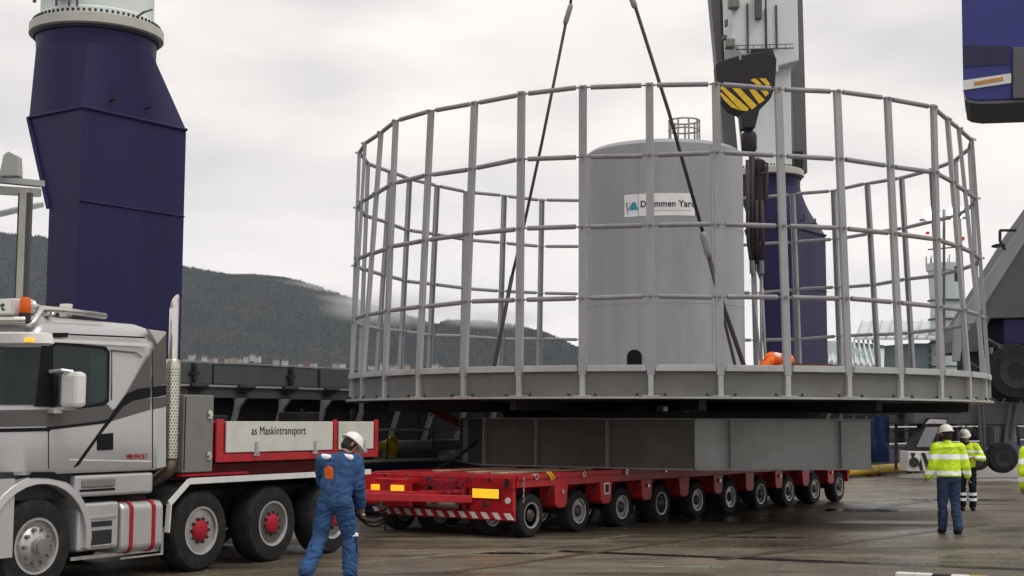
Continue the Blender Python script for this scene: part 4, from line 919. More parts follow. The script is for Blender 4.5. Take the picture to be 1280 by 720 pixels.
# air deflector behind the cab
d0, d1, d2, d3 = tp_(188, 411), tp_(208, 412), tp_(208, 585), tp_(188, 586)
df = MB(); df.prism([(-1.0, 2.93), (d1[0], 2.92), (d2[0], 1.3), (-.8, 1.28), (-.8, 2.7)], (0, 0, 0), (1, 0, 0), (0, 0, 1), (0, 1, 0), .0, .06); df.build('air_deflector', silver, tr, bev=.01)
side([(191, 437), (207.5, 417), (207.5, 480), (191, 484)], 'grey_stripe', cabgrey, .003); side([(191, 484), (207.5, 481), (207.5, 494), (191, 497)], 'black_stripe', cabblack, .003); side([(191, 498), (207.5, 495), (207.5, 508), (191, 512)], 'grey_stripe', cabgrey, .003)
# roof fittings
rfm = MB(); rfm.tube([(-2.72, .1, 2.86), (-2.62, .12, 2.92), (-2.5, .14, 3.07), (-2.2, .16, 3.08), (-1.5, .2, 3.06)], .035, 8); rfm.tube([(-2.72, 2.4, 2.86), (-2.5, 2.36, 3.05), (-1.5, 2.3, 3.08)], .035, 8); rfm.tube([(-2.75, .1, 2.93), (-2.85, .8, 2.95), (-2.85, 1.7, 2.95), (-2.75, 2.4, 2.93)], .04, 8); rfm.tube([(-2.35, .12, 3.02), (-2.3, .3, 3.02)], .03, 8)
rfm.build('roof_bar', chrome, tr, smooth=True)
sgx = -2.8; sg = MB().box((sgx, .25, 2.99), (sgx + .2, 1.93, 3.17)).build('roof_sign', white, tr, bev=.015)
MB().box((sgx - .004, .28, 3.01), (sgx - .001, 1.9, 3.15)).build('sign_face', mat('lit_sign_face', (.85, .85, .82), .4), sg)
text('as Maskintransport', .14, Matrix.Translation((sgx - .007, 1.09, 3.085)) @ Matrix.Rotation(R(-90), 4, 'Z') @ Matrix.Rotation(R(90), 4, 'X'), 'sign_lettering', textm, sg, .003, 1.25)
bc = MB().lathe([(.05, 3.0), (.062, 3.02), (.06, 3.14), (.045, 3.18), (.001, 3.185)], (-2.72, .15, 0), 'Z', 16).build('beacon', amber, tr, auto=35)
MB().lathe([(.065, 2.9), (.065, 3.01)], (-2.72, .15, 0), 'Z', 16).build('beacon_base', dark, tr)
hn = MB(); hn.lathe([(.075, -.02), (.085, 0), (.05, .05), (.028, .12), (.022, .5)], (-2.33, .5, 3.12), 'X', 16); hn.box((-1.86, .44, 3.04), (-1.78, .56, 3.19)); hn.box((-2.2, .47, 3.02), (-2.16, .53, 3.12)); hn.build('air_horn', chrome, tr, auto=40)
MB().box((-1.6, .6, 2.98), (-1.3, 1.1, 3.14)).tube([(-1.75, .5, 3.06), (-1.35, .5, 3.12)], .03).build('roof_hatch', dark, tr, bev=.02)
# mirror
mr = MB(); a, b = tp_(72, 466, -.28), tp_(100, 510, -.28); mr.box((-2.42, -.36, 1.99), (-2.27, -.08, 2.38)); mr.build('mirror', white, tr, bev=.05)
ma = MB(); ma.tube([(-2.49, -.01, 2.38), (-2.46, -.16, 2.395), (-2.36, -.22, 2.38)], .022, 6); ma.box((-2.5, -.1, 1.93), (-2.38, .0, 1.99)); ma.tube([(-2.42, -.04, 1.97), (-2.3, -.22, 1.99)], .025); ma.build('mirror_arm', silver, tr)
MB().box((-2.269, -.33, 2.03), (-2.262, -.11, 2.34)).build('mirror_glass', glass, tr)
# front wheel and arch
wf = wheel_mesh(.51, .32, 'front'); settle(wf, tr, (-2.56, .03, .51)); place(wf, tr, (-2.56, 2.47 - .32, .51))
arch = MB(); pts = []
for k in range(15):
    t = R(-14 + 190 * k / 14) if False else R(0 + 180 * k / 14); pts.append((-2.56 - .68 * math.cos(t) * -1, .55 + .66 * math.sin(t)))
outer = [(-2.56 + .75 * math.cos(R(a)), .56 + .70 * math.sin(R(a))) for a in range(-12, 193, 12)]; inner = [(-2.56 + .66 * math.cos(R(a)), .56 + .61 * math.sin(R(a))) for a in range(-12, 193, 12)]
V = []; 
for (a, b), (c, d) in zip(outer, inner): V += [(a, -.02, b), (c, -.03, d), (c, .5, d), (a, .5, b)]
F_ = []; n = len(outer)
for i in range(n - 1):
    for k in range(4): F_.append((4 * i + k, 4 * i + (k + 1) % 4, 4 * (i + 1) + (k + 1) % 4, 4 * (i + 1) + k))
F_ += [(0, 1, 2, 3), tuple(4 * (n - 1) + k for k in range(4))]
arch.add(V, F_).build('wheel_arch', silver, tr, auto=30, bev=.008)
MB().box((-3.2, .1, 1.0), (-2.0, 2.4, 1.3)).build('wheel_housing', dark, tr)
side([(38, 590), (66, 590), (74, 597), (80, 602), (60, 598), (36, 597)], 'arch_trim', cabblack, .03, .02)
# steps, tank, side lockers
MB().box((-2.05, .02, 1.0), (-.83, .4, 1.245)).build('side_skirt', silver, tr, bev=.03)
MB().box((-1.98, .012, 1.06), (-1.45, .03, 1.085)).build('skirt_slot', cabblack, tr)
MB().box((-1.96, .0, 1.1), (-1.45, .035, 1.2)).build('step_tread', greybox, tr, bev=.02)
stp = MB().box((-1.99, .02, .4), (-1.37, .5, .93)).build('step_box', silver, tr, bev=.03)
MB().box((-1.9, .01, .46), (-1.48, .03, .62)).box((-1.9, .01, .66), (-1.48, .03, .72)).build('step_recess', dark, stp, bev=.005)
MB().box((-1.9, .005, .75), (-1.42, .035, .78)).box((-1.92, .005, .44), (-1.42, .035, .455)).build('step_lip', alu, stp, bev=.004)
tkf = MB(); tkf.prism([(.0, .06), (.06, 0), (.52, 0), (.58, .06), (.58, .6), (0, .6)], (-1.34, 0, .33), (0, 0, 1), (0, 1, 0), (1, 0, 0), 0, .68)
tkf = tkf.build('fuel_tank', silver, tr, bev=.03)
for x in (-1.2, -.84): MB().prism([(-.01, .055), (.055, -.012), (.525, -.012), (.592, .055), (.592, .3), (-.01, .3)], (x - .02, 0, .33), (0, 0, 1), (0, 1, 0), (1, 0, 0), 0, .05).build('tank_strap', redhub, tkf)
MB().lathe([(.06, .9), (.06, .94), (.02, .95)], (-1.03, .2, 0), 'Z', 12).build('filler_cap', dark, tkf)
MB().box((-2.0, .1, .3), (-.62, .12, .34)).beam((-.62, .06, .26), (-.62, .06, .58), .03, .02).beam((-1.3, .06, .27), (-.62, .06, .27), .03, .02).build('side_guard', alu, tr)
MB().box((-2.9, .62, .62), (3.6, .74, .95)).box((-2.9, 1.76, .62), (3.6, 1.88, .95)).build('chassis_rail', dark, tr)
MB().box((-1.3, .5, .9), (-.2, 2.1, 1.25)).box((-2.1, .35, .35), (-.6, 2.1, .95)).build('under_cab', dark, tr)
# exhaust
ex = MB(); ex.tube([(-.57, .2, 2.5), (-.58, .2, 3.0), (-.6, .2, 3.28)], [.058, .058, .058], 16, False); ex.add([(-.655, .2 + .058 * 0, 3.30), (-.655, .142, 3.3), (-.6, .142, 3.38), (-.56, .2, 3.40), (-.6, .258, 3.36)], [(0, 1, 2, 3, 4)])
ex = MB(); n = 16; r1 = []; 
for z_, cut in ((2.5, 0), (2.95, 0), (3.22, 1.0)): r1.append([Vector((-.47 + .058 * math.cos(2 * math.pi * k / n), .1 + .058 * math.sin(2 * math.pi * k / n), z_ + cut * (.09 * (1 + math.cos(2 * math.pi * k / n))))) for k in range(n)])
ex.loft(r1, caps=False); ex.loft([[Vector((-.47 + .9 * (p.x + .47), .1 + .9 * (p.y - .1), p.z)) for p in q_] for q_ in r1], caps=False); exo = ex.build('exhaust_pipe', chrome, tr, smooth=True)
MB().lathe([(.095, 1.4), (.095, 2.55), (.07, 2.6)], (-.47, .1, 0), 'Z', 20).build('exhaust_guard', perf, tr, auto=30)
ho = MB()
for j in range(30):
    for k in range(9):
        t = R(-150 + 22 * k + (11 if j % 2 else 0)) - R(40); z_ = 1.43 + j * .036
        c_ = Vector((-.47 + .0955 * math.cos(t), .1 + .0955 * math.sin(t), z_)); e_ = Vector((-math.sin(t), math.cos(t), 0)) * .011
        ho.add([c_ - e_, c_ - Z * .011, c_ + e_, c_ + Z * .011], [(0, 1, 2, 3)])
ho.build('guard_hole', dark, exo, kind='stuff')
MB().tube([(-.47, .1, 1.4), (-.47, .12, 1.25), (-.5, .3, 1.12), (-.6, .6, 1.05)], .08, 14).build('exhaust_elbow', mat('burnt_pipe', (.14, .11, .08), .4, .7), tr, smooth=True)
# locker behind the cab
lk = MB().box((-.34, .02, 1.22), (.2, .62, 2.17)).build('locker', greybox, tr, bev=.012)
for z_ in (1.42, 1.93): MB().box((.08, .0, z_ - .05), (.15, .02, z_ + .05)).lathe([(.001, -.02), (.03, -.02), (.03, 0)], (.115, .0, z_), 'Y', 10).build('latch', chrome, lk)
MB().box((-.325, .014, 1.25), (-.31, .02, 2.14)).build('locker_seam', cabblack, lk)
# ballast body
bb = thing_ = MB().box((.27, .03, 1.37), (3.74, 2.47, 1.84)).build('ballast_body', redhub, tr, bev=.01)
MB().box((.24, .0, 1.33), (.37, .03, 1.87)).box((2.69, .0, 1.33), (2.77, .03, 1.87)).box((3.7, .0, 1.33), (3.79, .03, 1.87)).box((.37, .0, 1.33), (3.7, .03, 1.43)).build('body_frame', red, tr, bev=.006)
for x0, x1 in ((.42, 2.66), (2.81, 3.66)): MB().box((x0, -.005, 1.45), (x1, .02, 1.845)).build('side_board', cream, tr, bev=.006)
for x in (1.0, 2.25, 3.42): MB().box((x - .02, -.03, 1.4), (x + .02, .0, 1.58)).box((x - .045, -.03, 1.4), (x + .045, 0, 1.44)).build('board_latch', steel_lt, tr)
text('as Maskintransport', .155, Matrix.Translation((1.47, -.008, 1.72)) @ Matrix.Rotation(R(90), 4, 'X'), 'board_lettering', textm, tr, .0, .9)
MB().box((-.3, .3, 1.13), (3.75, 2.2, 1.3)).build('body_subframe', mat('maroon', (.16, .01, .015), .5), tr)
MB().box((-.35, .02, 1.175), (.9, .1, 1.2)).build('red_rail', redhub, tr)
# fender strip over drive wheels
fs = MB(); pts = [(-.6, .52), (-.575, .86), (-.24, 1.115), (3.6, 1.115)]
for (a, b), (c, d) in zip(pts[:-1], pts[1:]): fs.beam((a, .0, b), (c, .0, d), .02, .075, (0, 0, 1))
fs.build('fender_edge', white, tr, bev=.004)
fp = MB()
for (a, b), (c, d) in zip(pts[:-1], pts[1:]): fp.beam((a, .32, b - .02), (c, .32, d - .02), .6, .02)
fp.build('fender', dark, tr)
wd_ = wheel_mesh(.5, .34, 'drive'); settle(wd_, tr, (.05, .05, .5)); 
for x in (1.44, 2.76): place(wd_, tr, (x, .05, .5), .3 * x)
for x in (.05, 1.44, 2.76): place(wd_, tr, (x, 2.45 - .34, .5))
ax = MB(); [ax.tube([(x, .3, .5), (x, 2.2, .5)], .09, 10) for x in (-2.56, .05, 1.44, 2.76)]; ax.build('axle', dark, tr)
MB().box((-2.15, .1, .2), (-2.12, .6, .6)).build('mud_flap', blackcloth, tr)
MB().box((3.55, .2, .5), (3.75, 2.3, 1.1)).box((3.75, 1.1, .62), (4.2, 1.4, .82)).build('coupling_beam', dark, tr)

# ------------------------------------------------------------------ trailer
PO = Vector((.36, 22.43, 0)); PA = math.atan2(.8126, .5828)
tl = thing('modular_trailer', 'long red ten axle modular platform trailer carrying the grey base frame', 'trailer', PO, PA)
SP = 1.407; W = 3.0; x0t, x1t = -.45, SP * 9 + .55
MB().box((x0t, .0, .80), (x1t, W, 1.0)).build('platform', red, tl, bev=.01)
for y in (.0,): 
    MB().box((x0t, -.03, .93), (x1t, .0, 1.02)).build('deck_edge', red, tl, bev=.008)
MB().box((x0t + .3, .9, .55), (x1t - .2, 2.1, .81)).build('spine_beam', redhub, tl)
wt = wheel_mesh(.35, .24, 'trailer'); settle(wt, tl, (0, .05, .35))
for i in range(10):
    for y in (.05, .82, 1.92, 2.70):
        if i == 0 and y == .05: continue
        place(wt, tl, (i * SP, y, .35), .7 * i)
bk = MB(); bk.prism([(-.2, .82), (.2, .82), (.17, .5), (.1, .44), (-.1, .44), (-.17, .5)], (0, 0, 0), (1, 0, 0), (0, 0, 1), (0, 1, 0), -.02, .3)
b0 = bk.build('bogie_bracket', red, tl, bev=.01); b0.location = (SP * .55, 0, 0)
for i in range(1, 9): share(b0, tl, (SP * (i + .55), 0, 0))
aw = MB().box((-.12, .3, .3), (.12, .82, .42)).tube([(0, .55, .36), (.18, .55, .8)], .07).build('bogie_arm', dark, tl)
for i in range(1, 10): share(aw, tl, (SP * i, 0, 0))
MB().box((SP * 1.5, -.004, .6), (SP * 1.5 + .18, -.024, .8)).build('notice_plate', white, tl)
MB().box((SP * 1.5 + .03, -.026, .63), (SP * 1.5 + .15, -.025, .77)).build('notice_print', textm, tl)
# deck top: timber dunnage and plates
for i, (a, b, y0, y1) in enumerate(((-.2, 2.6, .5, .72), (-.1, 2.4, 1.1, 1.3), (0, 2.2, 1.9, 2.1))):
    MB().box((a, y0, 1.002), (b, y1, 1.025)).build('dunnage', timber, tl, bev=.005)
hk2 = MB(); hk2.lathe([(.03, -.03), (.05, -.03), (.05, .03), (.03, .03)], (0, -.035, .97), 'Y', 12, True); h0 = hk2.build('lashing_ring', chrome, tl)
for i in range(1, 10): share(h0, tl, (i * SP, 0, 0))
ys = MB().tube([(0, -.02, 1.03), (.06, -.05, .96), (.1, -.05, .9)], .02).tube([(.08, -.02, 1.03), (.15, -.05, .95), (.16, -.05, .92)], .02).build('yellow_strap', yellow, tl); ys.location = (.35, 0, 0)
# front end: headboard, lamps, striped bumper
xf = x0t
MB().box((xf - .05, .04, .78), (xf, W - .04, .97)).build('front_beam', red, tl, bev=.01)
MB().box((xf - .03, .06, .42), (xf + .05, .95, .78)).build('lamp_panel', red, tl, bev=.015)
MB().box((xf - .03, 1.9, .45), (xf + .05, 2.95, .78)).build('connector_panel', red, tl, bev=.015)
MB().box((xf - .06, .95, .5), (xf, 1.9, .58)).box((xf - .1, 1.2, .4), (xf, 1.65, .9)).tube([(xf - .08, 1.0, .7), (xf - .08, 1.9, .66)], .06).tube([(xf - .06, 1.0, .6), (xf - .06, 1.95, .56)], .04).build('steering_linkage', redhub, tl, bev=.01)
dkk = MB().box((xf - .02, .97, .58), (xf + .1, 1.88, .78)).build('linkage_cavity', dark, tl)
MB().box((xf - .055, .33, .625), (xf - .03, .86, .775)).build('orange_marker', reflector, tl, bev=.01)
MB().box((xf - .05, .31, .61), (xf - .025, .88, .79)).build('marker_backing', dark, tl)
MB().lathe([(.001, -.05), (.05, -.05), (.05, 0)], (xf, .16, .6), 'X', 12).build('white_lamp', white, tl)
MB().lathe([(.001, -.06), (.06, -.06), (.06, 0)], (xf, .18, .86), 'X', 12).build('black_lamp', dark, tl)
MB().box((xf - .06, .55, .5), (xf - .03, .64, .56)).build('small_lamp', chrome, tl)
k = 0; y = .05
while y < W - .1:
    d_ = .115; m_a = [white, red][k % 2]; z0, z1 = .3, .4
    MB().prism([(y, z0), (y + d_, z0), (y + d_ + .08, z1), (y + .08, z1)], (xf - .04, 0, 0), (0, 1, 0), (0, 0, 1), (1, 0, 0), 0, .02).build('bumper_stripe', m_a, tl); y += d_; k += 1
MB().box((xf - .02, .05, .28), (xf + .02, W - .05, .42)).build('bumper', red, tl)
for y, z_, c in ((W - .15, .72, 0), (W - .6, .72, 0)): pass
for y0, y1 in ((2.55, 2.83), (2.02, 2.28)): MB().box((xf - .42, y0, .63), (xf - .37, y1, .80)).build('orange_marker', reflector, tl, bev=.01)
MB().box((xf - .4, 1.95, .55), (xf, 2.95, .62)).box((xf - .38, 1.9, .45), (xf - .3, 2.95, .82)).box((xf - .38, 2.0, .82), (xf, 2.95, .9)).build('marker_bracket', red, tl, bev=.01)
bts = MB()
for y in (.15, .5, .9, 1.3, 1.75, 2.2, 2.7): bts.lathe([(.001, -.03), (.035, -.03), (.035, 0)], (xf - .05, y, .92), 'X', 10)
bts.build('front_bolt', chrome, tl)
# drawbar forward to the truck
db = MB(); 
tgt = tl.location; 
def inv(p): return wmat(tl).inverted() @ Vector(p)
hitch = wmat(tr) @ Vector((4.1, 1.25, .72)); hl_ = inv(hitch)
db.beam((xf - .02, 1.5, .62), hl_, .16, .16); db.beam((xf - .02, 2.2, .6), (hl_[0] + .5, hl_[1] + .05, .68), .12, .12); db.beam((xf - .02, .9, .6), (hl_[0] + .5, hl_[1] - .05, .68), .12, .12)
db.build('drawbar', red, tl, bev=.01)
pb = MB(); a_ = at(462, 607, 23.6); pb.beam(at(440, 619, 22.3), at(486, 622, 23.8), .2, .22); pb.box((a_.x - .12, 23.3, .5), (a_.x + .12, 23.5, 1.0)); pb.build('towing_head', red, tl, world=True, bev=.01)
a_ = at(454, 620.5, 22.0); MB().box((a_.x - .06, 22.0, a_.z - .03), (a_.x + .06, 22.02, a_.z + .03)).build('white_tag', white, tl, world=True)
hs_ = MB()
for k, (y0_, sag, y1_) in enumerate(((626, 650, 640), (632, 657, 646), (622, 642, 636), (628, 662, 650))):
    pts = []
    for i in range(13):
        t = i / 12; px = 437 + 46 * t; py = y0_ * (1 - t) + y1_ * t + (sag - (y0_ + y1_) / 2) * 4 * t * (1 - t) * .75; pts.append(at(px, py, 22.2 + .9 * t + .06 * k))
    hs_.tube(pts, .018, 6)
hs_.tube([at(481, 648, 23.4), at(482, 664, 23.4)], .015, 5); hs_.tube([at(470, 640, 23.3), at(490, 650, 23.5), at(492, 658, 23.5)], .02, 6)
hs_.build('air_hose', black, tl, world=True, smooth=True)
p = at(479, 625, 23.5); MB().lathe([(.001, -.06), (.13, -.05), (.13, .04), (.001, .05)], (p.x, p.y - .25, p.z), 'Y', 18).build('hose_reel', greybox, tl, world=True)
for k in range(5):
    y = 1.0 + k * .17; MB().tube([(xf - .06, y, .9), (xf - .14, y + .05, .82), (xf - .16, y + .02, .68), (xf - .12, y - .06, .6), (xf - .04, y - .02, .56)], .012, 6).build('hydraulic_hose', black, tl, smooth=True)
for y in (1.02, 1.42, 1.82): MB().box((xf - .09, y - .03, .44), (xf - .02, y + .03, .94)).build('front_rib', redhub, tl, bev=.006)
MB().tube([(xf - .13, 1.1, .5), (xf - .13, 1.7, .5)], .055, 14).build('brake_cylinder', greybox, tl, auto=40)
MB().box((xf - .07, .98, .62), (xf - .04, 1.3, .72)).build('valve_block', dark, tl, bev=.006)
ch = MB()
for k in range(9): c_ = Vector((-.36 + .01 * math.sin(k * 2), -.05, .95 - k * .045)); ch.beam(c_ - Z * .022, c_ + Z * .022, .012 if k % 2 else .03, .03 if k % 2 else .012)
ch.build('safety_chain', chrome, tl)
for i in range(9):
    x = SP * (i + .55); MB().tube([(x - .22, .02, .8), (x - .3, .03, .66), (x - .34, .1, .55), (x - .3, .25, .5)], .014, 6).build('air_line', black, tl, smooth=True)
    if i % 2 == 0: MB().lathe([(.001, -.04), (.035, -.04), (.035, 0)], (x, -.02, .7), 'Y', 10).build('bracket_bolt', chrome, tl)
rrb = MB().box((x1t - .02, .05, .45), (x1t + .03, .5, .95)).build('rear_panel', red, tl); MB().box((x1t - .1, -.03, .62), (x1t, .0, .85)).build('side_marker', amber, tl)
mp_ = MB(); mp_.tube([at(540, 590, 26.5), at(574, 570, 26.7), at(640, 515, 27.4)], .03, 6)
ob_ = mp_.build('lashing_chain', dark, None); tag(ob_, 'dark lashing line slanting up from the trailer deck to the carousel underside', 'chain')

# ------------------------------------------------------------------ people
def remesh(mb, name, m, parent, vox, smooth=4, band=None, fold=0):
    tmp = mb.build('tmp', m, None); md = tmp.modifiers.new('r', 'REMESH'); md.mode = 'VOXEL'; md.voxel_size = vox
    sm_ = tmp.modifiers.new('s', 'SMOOTH'); sm_.factor = .5; sm_.iterations = smooth
    dg = bpy.context.evaluated_depsgraph_get(); me = bpy.data.meshes.new_from_object(tmp.evaluated_get(dg)); bpy.data.objects.remove(tmp)
    me.materials.clear(); ms = m if isinstance(m, (list, tuple)) else [m]
    for x in ms: me.materials.append(x)
    if fold:      # creases in the cloth
        nv = len(me.vertices); co = np.empty(nv * 3); no = np.empty(nv * 3); me.vertices.foreach_get('co', co); me.vertices.foreach_get('normal', no)
        co = co.reshape(-1, 3); no = no.reshape(-1, 3); am = np.empty(nv); k7 = len(name)
        for i_, c in enumerate(co):
            w_ = noise.noise((c[0] * 3, c[1] * 3, c[2] * 3 + 7)) * 3
            am[i_] = 1 - abs(noise.noise((c[0] * 9 + w_, c[1] * 9 + w_, c[2] * 15 + w_))) * 3.0 + .6 * noise.noise((c[0] * 5, c[1] * 5, c[2] * 4 + k7))
        me.vertices.foreach_set('co', (co + no * am[:, None] * fold).ravel())
    for p in me.polygons:
        p.use_smooth = True
        if band: p.material_index = band(p.center)
    o = bpy.data.objects.new(name, me); col.objects.link(o); o.parent = parent; return o
def ell(mb, a, b, ra, rb, flat=1.0, ax=None, n=14, cut=False):
    # tapered limb with rounded ends; flat squeezes along axis ax
    a, b = Vector(a), Vector(b); d = (b - a); ln = d.length; d.normalize()
    ax_ = Vector(ax or (0, 1, 0)); ax_ = (ax_ - d * ax_.dot(d)); ax_.normalize(); bx_ = d.cross(ax_)
    vs = []; secs = []
    for s_, r_ in ([(-.9 * ra, .3), (-.6 * ra, .78), (-.25 * ra, .97), (0, 1)] if not cut else [(0, 1)]): secs.append((s_, ra * r_))
    for k in (1, 2, 3): secs.append((ln * k / 4, ra + (rb - ra) * k / 4))
    for s_, r_ in [(0, 1), (.25 * rb, .97), (.6 * rb, .78), (.9 * rb, .3)]: secs.append((ln + s_, rb * r_))
    for s_, r_ in secs:
        vs.append([a + d * s_ + (ax_ * math.cos(2 * math.pi * k / n) * flat + bx_ * math.sin(2 * math.pi * k / n)) * r_ for k in range(n)])
    mb.loft(vs)
def person(label, loc, face, J, jacket, trousers, boots, cover=False, bulk=1.0, helmet=True, bands=True, scale=1.0, glove=None, jlow=.86, hair=None, extra=None):
    """J: joints in body space (x right, y forward, z up)"""
    t_ = thing('person', label, 'person', loc, face); t_.scale = (scale,) * 3
    V = {k: Vector(v) for k, v in J.items()}
    fwd = Vector((0, 1, 0)); hd = V['head']; nk = V['neck']
    b = MB(); up = (hd - nk).normalized(); look = Vector(J.get('look', (0, 1, 0))).normalized(); look = (look - up * look.dot(up)).normalized(); rt = look.cross(up).normalized()
    # head: skull, jaw, nose, ears
    ell(b, hd - up * .02, hd + up * .045, .072, .086, 1.16, look); ell(b, hd - up * .075 + look * .03, hd - up * .03 + look * .02, .048, .062, 1.0, look)
    ell(b, hd + look * .092 - up * .022, hd + look * .088 + up * .02, .014, .008); 
    for s_ in (-1, 1): ell(b, hd + rt * s_ * .08 - up * .02, hd + rt * s_ * .084 + up * .015, .014, .017)
    ell(b, nk - up * .03, hd - up * .04, .062, .055)
    ell(b, V['pel'], V['chest'], .105, .12, .75); 
    for s_ in 'LR':
        ell(b, nk - Z * .06, V['sh' + s_], .06, .055); ell(b, V['sh' + s_], V['el' + s_], .05, .038); ell(b, V['el' + s_], V['wr' + s_], .037, .026)
        ell(b, V['pel'], V['hip' + s_], .09, .085); ell(b, V['hip' + s_], V['kn' + s_], .08, .052); ell(b, V['kn' + s_], V['an' + s_], .05, .036)
        ft_ = V['an' + s_]; td = Vector(J.get('toe' + s_, (0, 1, 0))).normalized(); ell(b, ft_ - Z * .03, ft_ + td * .15 - Z * .045, .035, .03)
        # hand: palm, four fingers bent, thumb
        wr = V['wr' + s_]; el = V['el' + s_]; hdv = (wr - el).normalized(); hd2 = Vector(J.get('hand' + s_, hdv)).normalized(); sgn = -1 if s_ == 'L' else 1
        side_ = Vector((0, 1, 0)); side_ = (side_ - hd2 * side_.dot(hd2)).normalized(); inn = side_.cross(hd2) * sgn
        ell(b, wr + hd2 * .02, wr + hd2 * .075, .032, .036, .5, inn)
        for k, (o_, ln) in enumerate(((.027, .07), (.009, .08), (-.009, .075), (-.026, .06))):
            p0 = wr + hd2 * .09 + side_ * o_; p1 = p0 + (hd2 + inn * -.25).normalized() * ln * .5; p2 = p1 + (hd2 * .6 + inn * -.8).normalized() * ln * .5
            ell(b, p0, p1, .0095, .009, n=8); ell(b, p1, p2, .009, .0075, n=8)
        p0 = wr + hd2 * .04 + side_ * .03; p1 = p0 + (hd2 * .7 + side_ * .7).normalized() * .035; ell(b, p0, p1, .012, .011, n=8); ell(b, p1, p1 + (hd2 * .9 + side_ * .1).normalized() * .03, .011, .009, n=8)
    body = remesh(b, 'body', skin_m, t_, .0085, 2)
    eye = MB()
    for s_ in (-1, 1): c_ = hd + look * .083 + rt * s_ * .032 + up * .018; ell(eye, c_ - rt * .008, c_ + rt * .008, .006, .006, n=8)
    eye.build('eyes', textm, body); mo = MB(); c_ = hd + look * .082 - up * .052; ell(mo, c_ - rt * .02, c_ + rt * .02, .005, .005, n=8); mo.build('mouth', mat('lips', (.25, .08, .07), .6), body)
    hm2 = MB(); ell(hm2, hd - up * .03 - look * .02, hd + up * .05 - look * .012, .083, .094, 1.1, look); hh_ = remesh(hm2, 'hair', hair or hair_m, body, .012, 2)
    if helmet:
        h_ = MB(); secs = []
        for zz, r_ in ((.0, 1.0), (.03, .99), (.07, .9), (.1, .72), (.12, .45), (.13, .15)):
            secs.append([hd + up * (.045 + zz) + (look * math.cos(a) * .135 + rt * math.sin(a) * .112) * r_ for a in [2 * math.pi * k / 28 for k in range(28)]])
        h_.loft(secs); brim = [hd + up * .04 + look * math.cos(a) * (.142 + (.055 if math.cos(a) > .3 else .012)) + rt * math.sin(a) * .122 for a in [2 * math.pi * k / 28 for k in range(28)]]
        h_.loft([brim, [p + up * .012 for p in brim]]); rg = []
        for k in range(9): 
            a = -1.2 + 2.4 * k / 8; rg.append(hd + up * (.05 + .128 * math.cos(a)) + look * .13 * math.sin(a))
        h_.tube(rg, .011, 6); h_.build('helmet', helmet_m, body, smooth=False, auto=40)
    # trousers and jacket hang looser than the body
    q_ = MB(); K = bulk
    ell(q_, V['pel'] - Z * .0, V['pel'] + (V['chest'] - V['pel']) * .3, .15 * K, .15 * K, .8)
    for s_ in 'LR':
        K = bulk if cover else .9 * min(bulk, 1.05)
        ell(q_, V['pel'], V['hip' + s_], .11 * K, .115 * K, .95); ell(q_, V['hip' + s_], V['kn' + s_], .11 * K, .085 * K); ell(q_, V['kn' + s_], V['kn' + s_].lerp(V['an' + s_], .55), .085 * K, .085 * K); ell(q_, V['kn' + s_].lerp(V['an' + s_], .5), V['an' + s_] + Z * .01, .085 * K, .078 * K)
    K = bulk; j_ = MB() if not cover else q_
    sp_ = V['chest'] - V['pel']
    low = V['pel'] + sp_ * (.0 if not cover else .2)
    ell(j_, low, V['pel'] + sp_ * .55, .178 * K, .178 * K, .78, cut=not cover); ell(j_, V['pel'] + sp_ * .5, V['chest'], .175 * K, .185 * K, .76); ell(j_, V['chest'], nk - Z * .05, .165 * K, .085, .8)
    for s_ in 'LR':
        ell(j_, nk - Z * .08, V['sh' + s_], .085, .088 * K); ell(j_, V['sh' + s_], V['el' + s_], .085 * K, .072 * K); ell(j_, V['el' + s_], V['wr' + s_] - (V['wr' + s_] - V['el' + s_]).normalized() * .01, .07 * K, .06 * K)
    if cover:
        fn_ = cover if callable(cover) else None
        remesh(q_, 'coverall', trousers, t_, .012, 3, fn_, fold=.011)
    else:
        remesh(q_, 'trousers', trousers[0] if isinstance(trousers, tuple) else trousers, t_, .013, 3, fold=.009)
        def bandf(c):
            if not bands: return 0
            a, s2 = bands_, 0
            for lo_, hi_ in bands: 
                if lo_ < c.z < hi_: return 1
            if len(jacket) > 2 and c.z > jlow: return 2
            return 0
        bands_ = bands
        remesh(j_, 'jacket', list(jacket), t_, .010, 3, bandf, fold=.006)
    cl_ = MB(); ell(cl_, nk - Z * .02 + fwd * -.005, nk + up * .02, .078, .07); remesh(cl_, 'collar', jacket[-1] if not cover else navycloth, t_, .012, 2)
    for s_ in 'LR':
        f_ = MB(); an = V['an' + s_]; td = Vector(J.get('toe' + s_, (0, 1, 0))).normalized()
        ell(f_, an + Z * .06, an - Z * .03, .058, .055); ell(f_, an - Z * .045 - td * .03, an + td * .15 - Z * .055, .052, .045); remesh(f_, 'boot', boots, t_, .011, 2)
        if glove:
            g_ = MB(); wr = V['wr' + s_]; hdv = (wr - V['el' + s_]).normalized(); ell(g_, wr - hdv * .03, wr + hdv * .085, .04, .043, .75); 
            for k in range(4):
                o_ = Vector((0, 1, 0)) * (.028 - .018 * k); ell(g_, wr + hdv * .09 + o_, wr + hdv * (.16 - .008 * abs(k - 1)) + o_ * .9, .014, .012, n=8)
            ell(g_, wr + hdv * .03 + Vector((0, .03, 0)), wr + hdv * .09 + Vector((0, .06, 0)), .016, .013, n=8); remesh(g_, 'glove', glove, t_, .007, 2)
    return t_, V
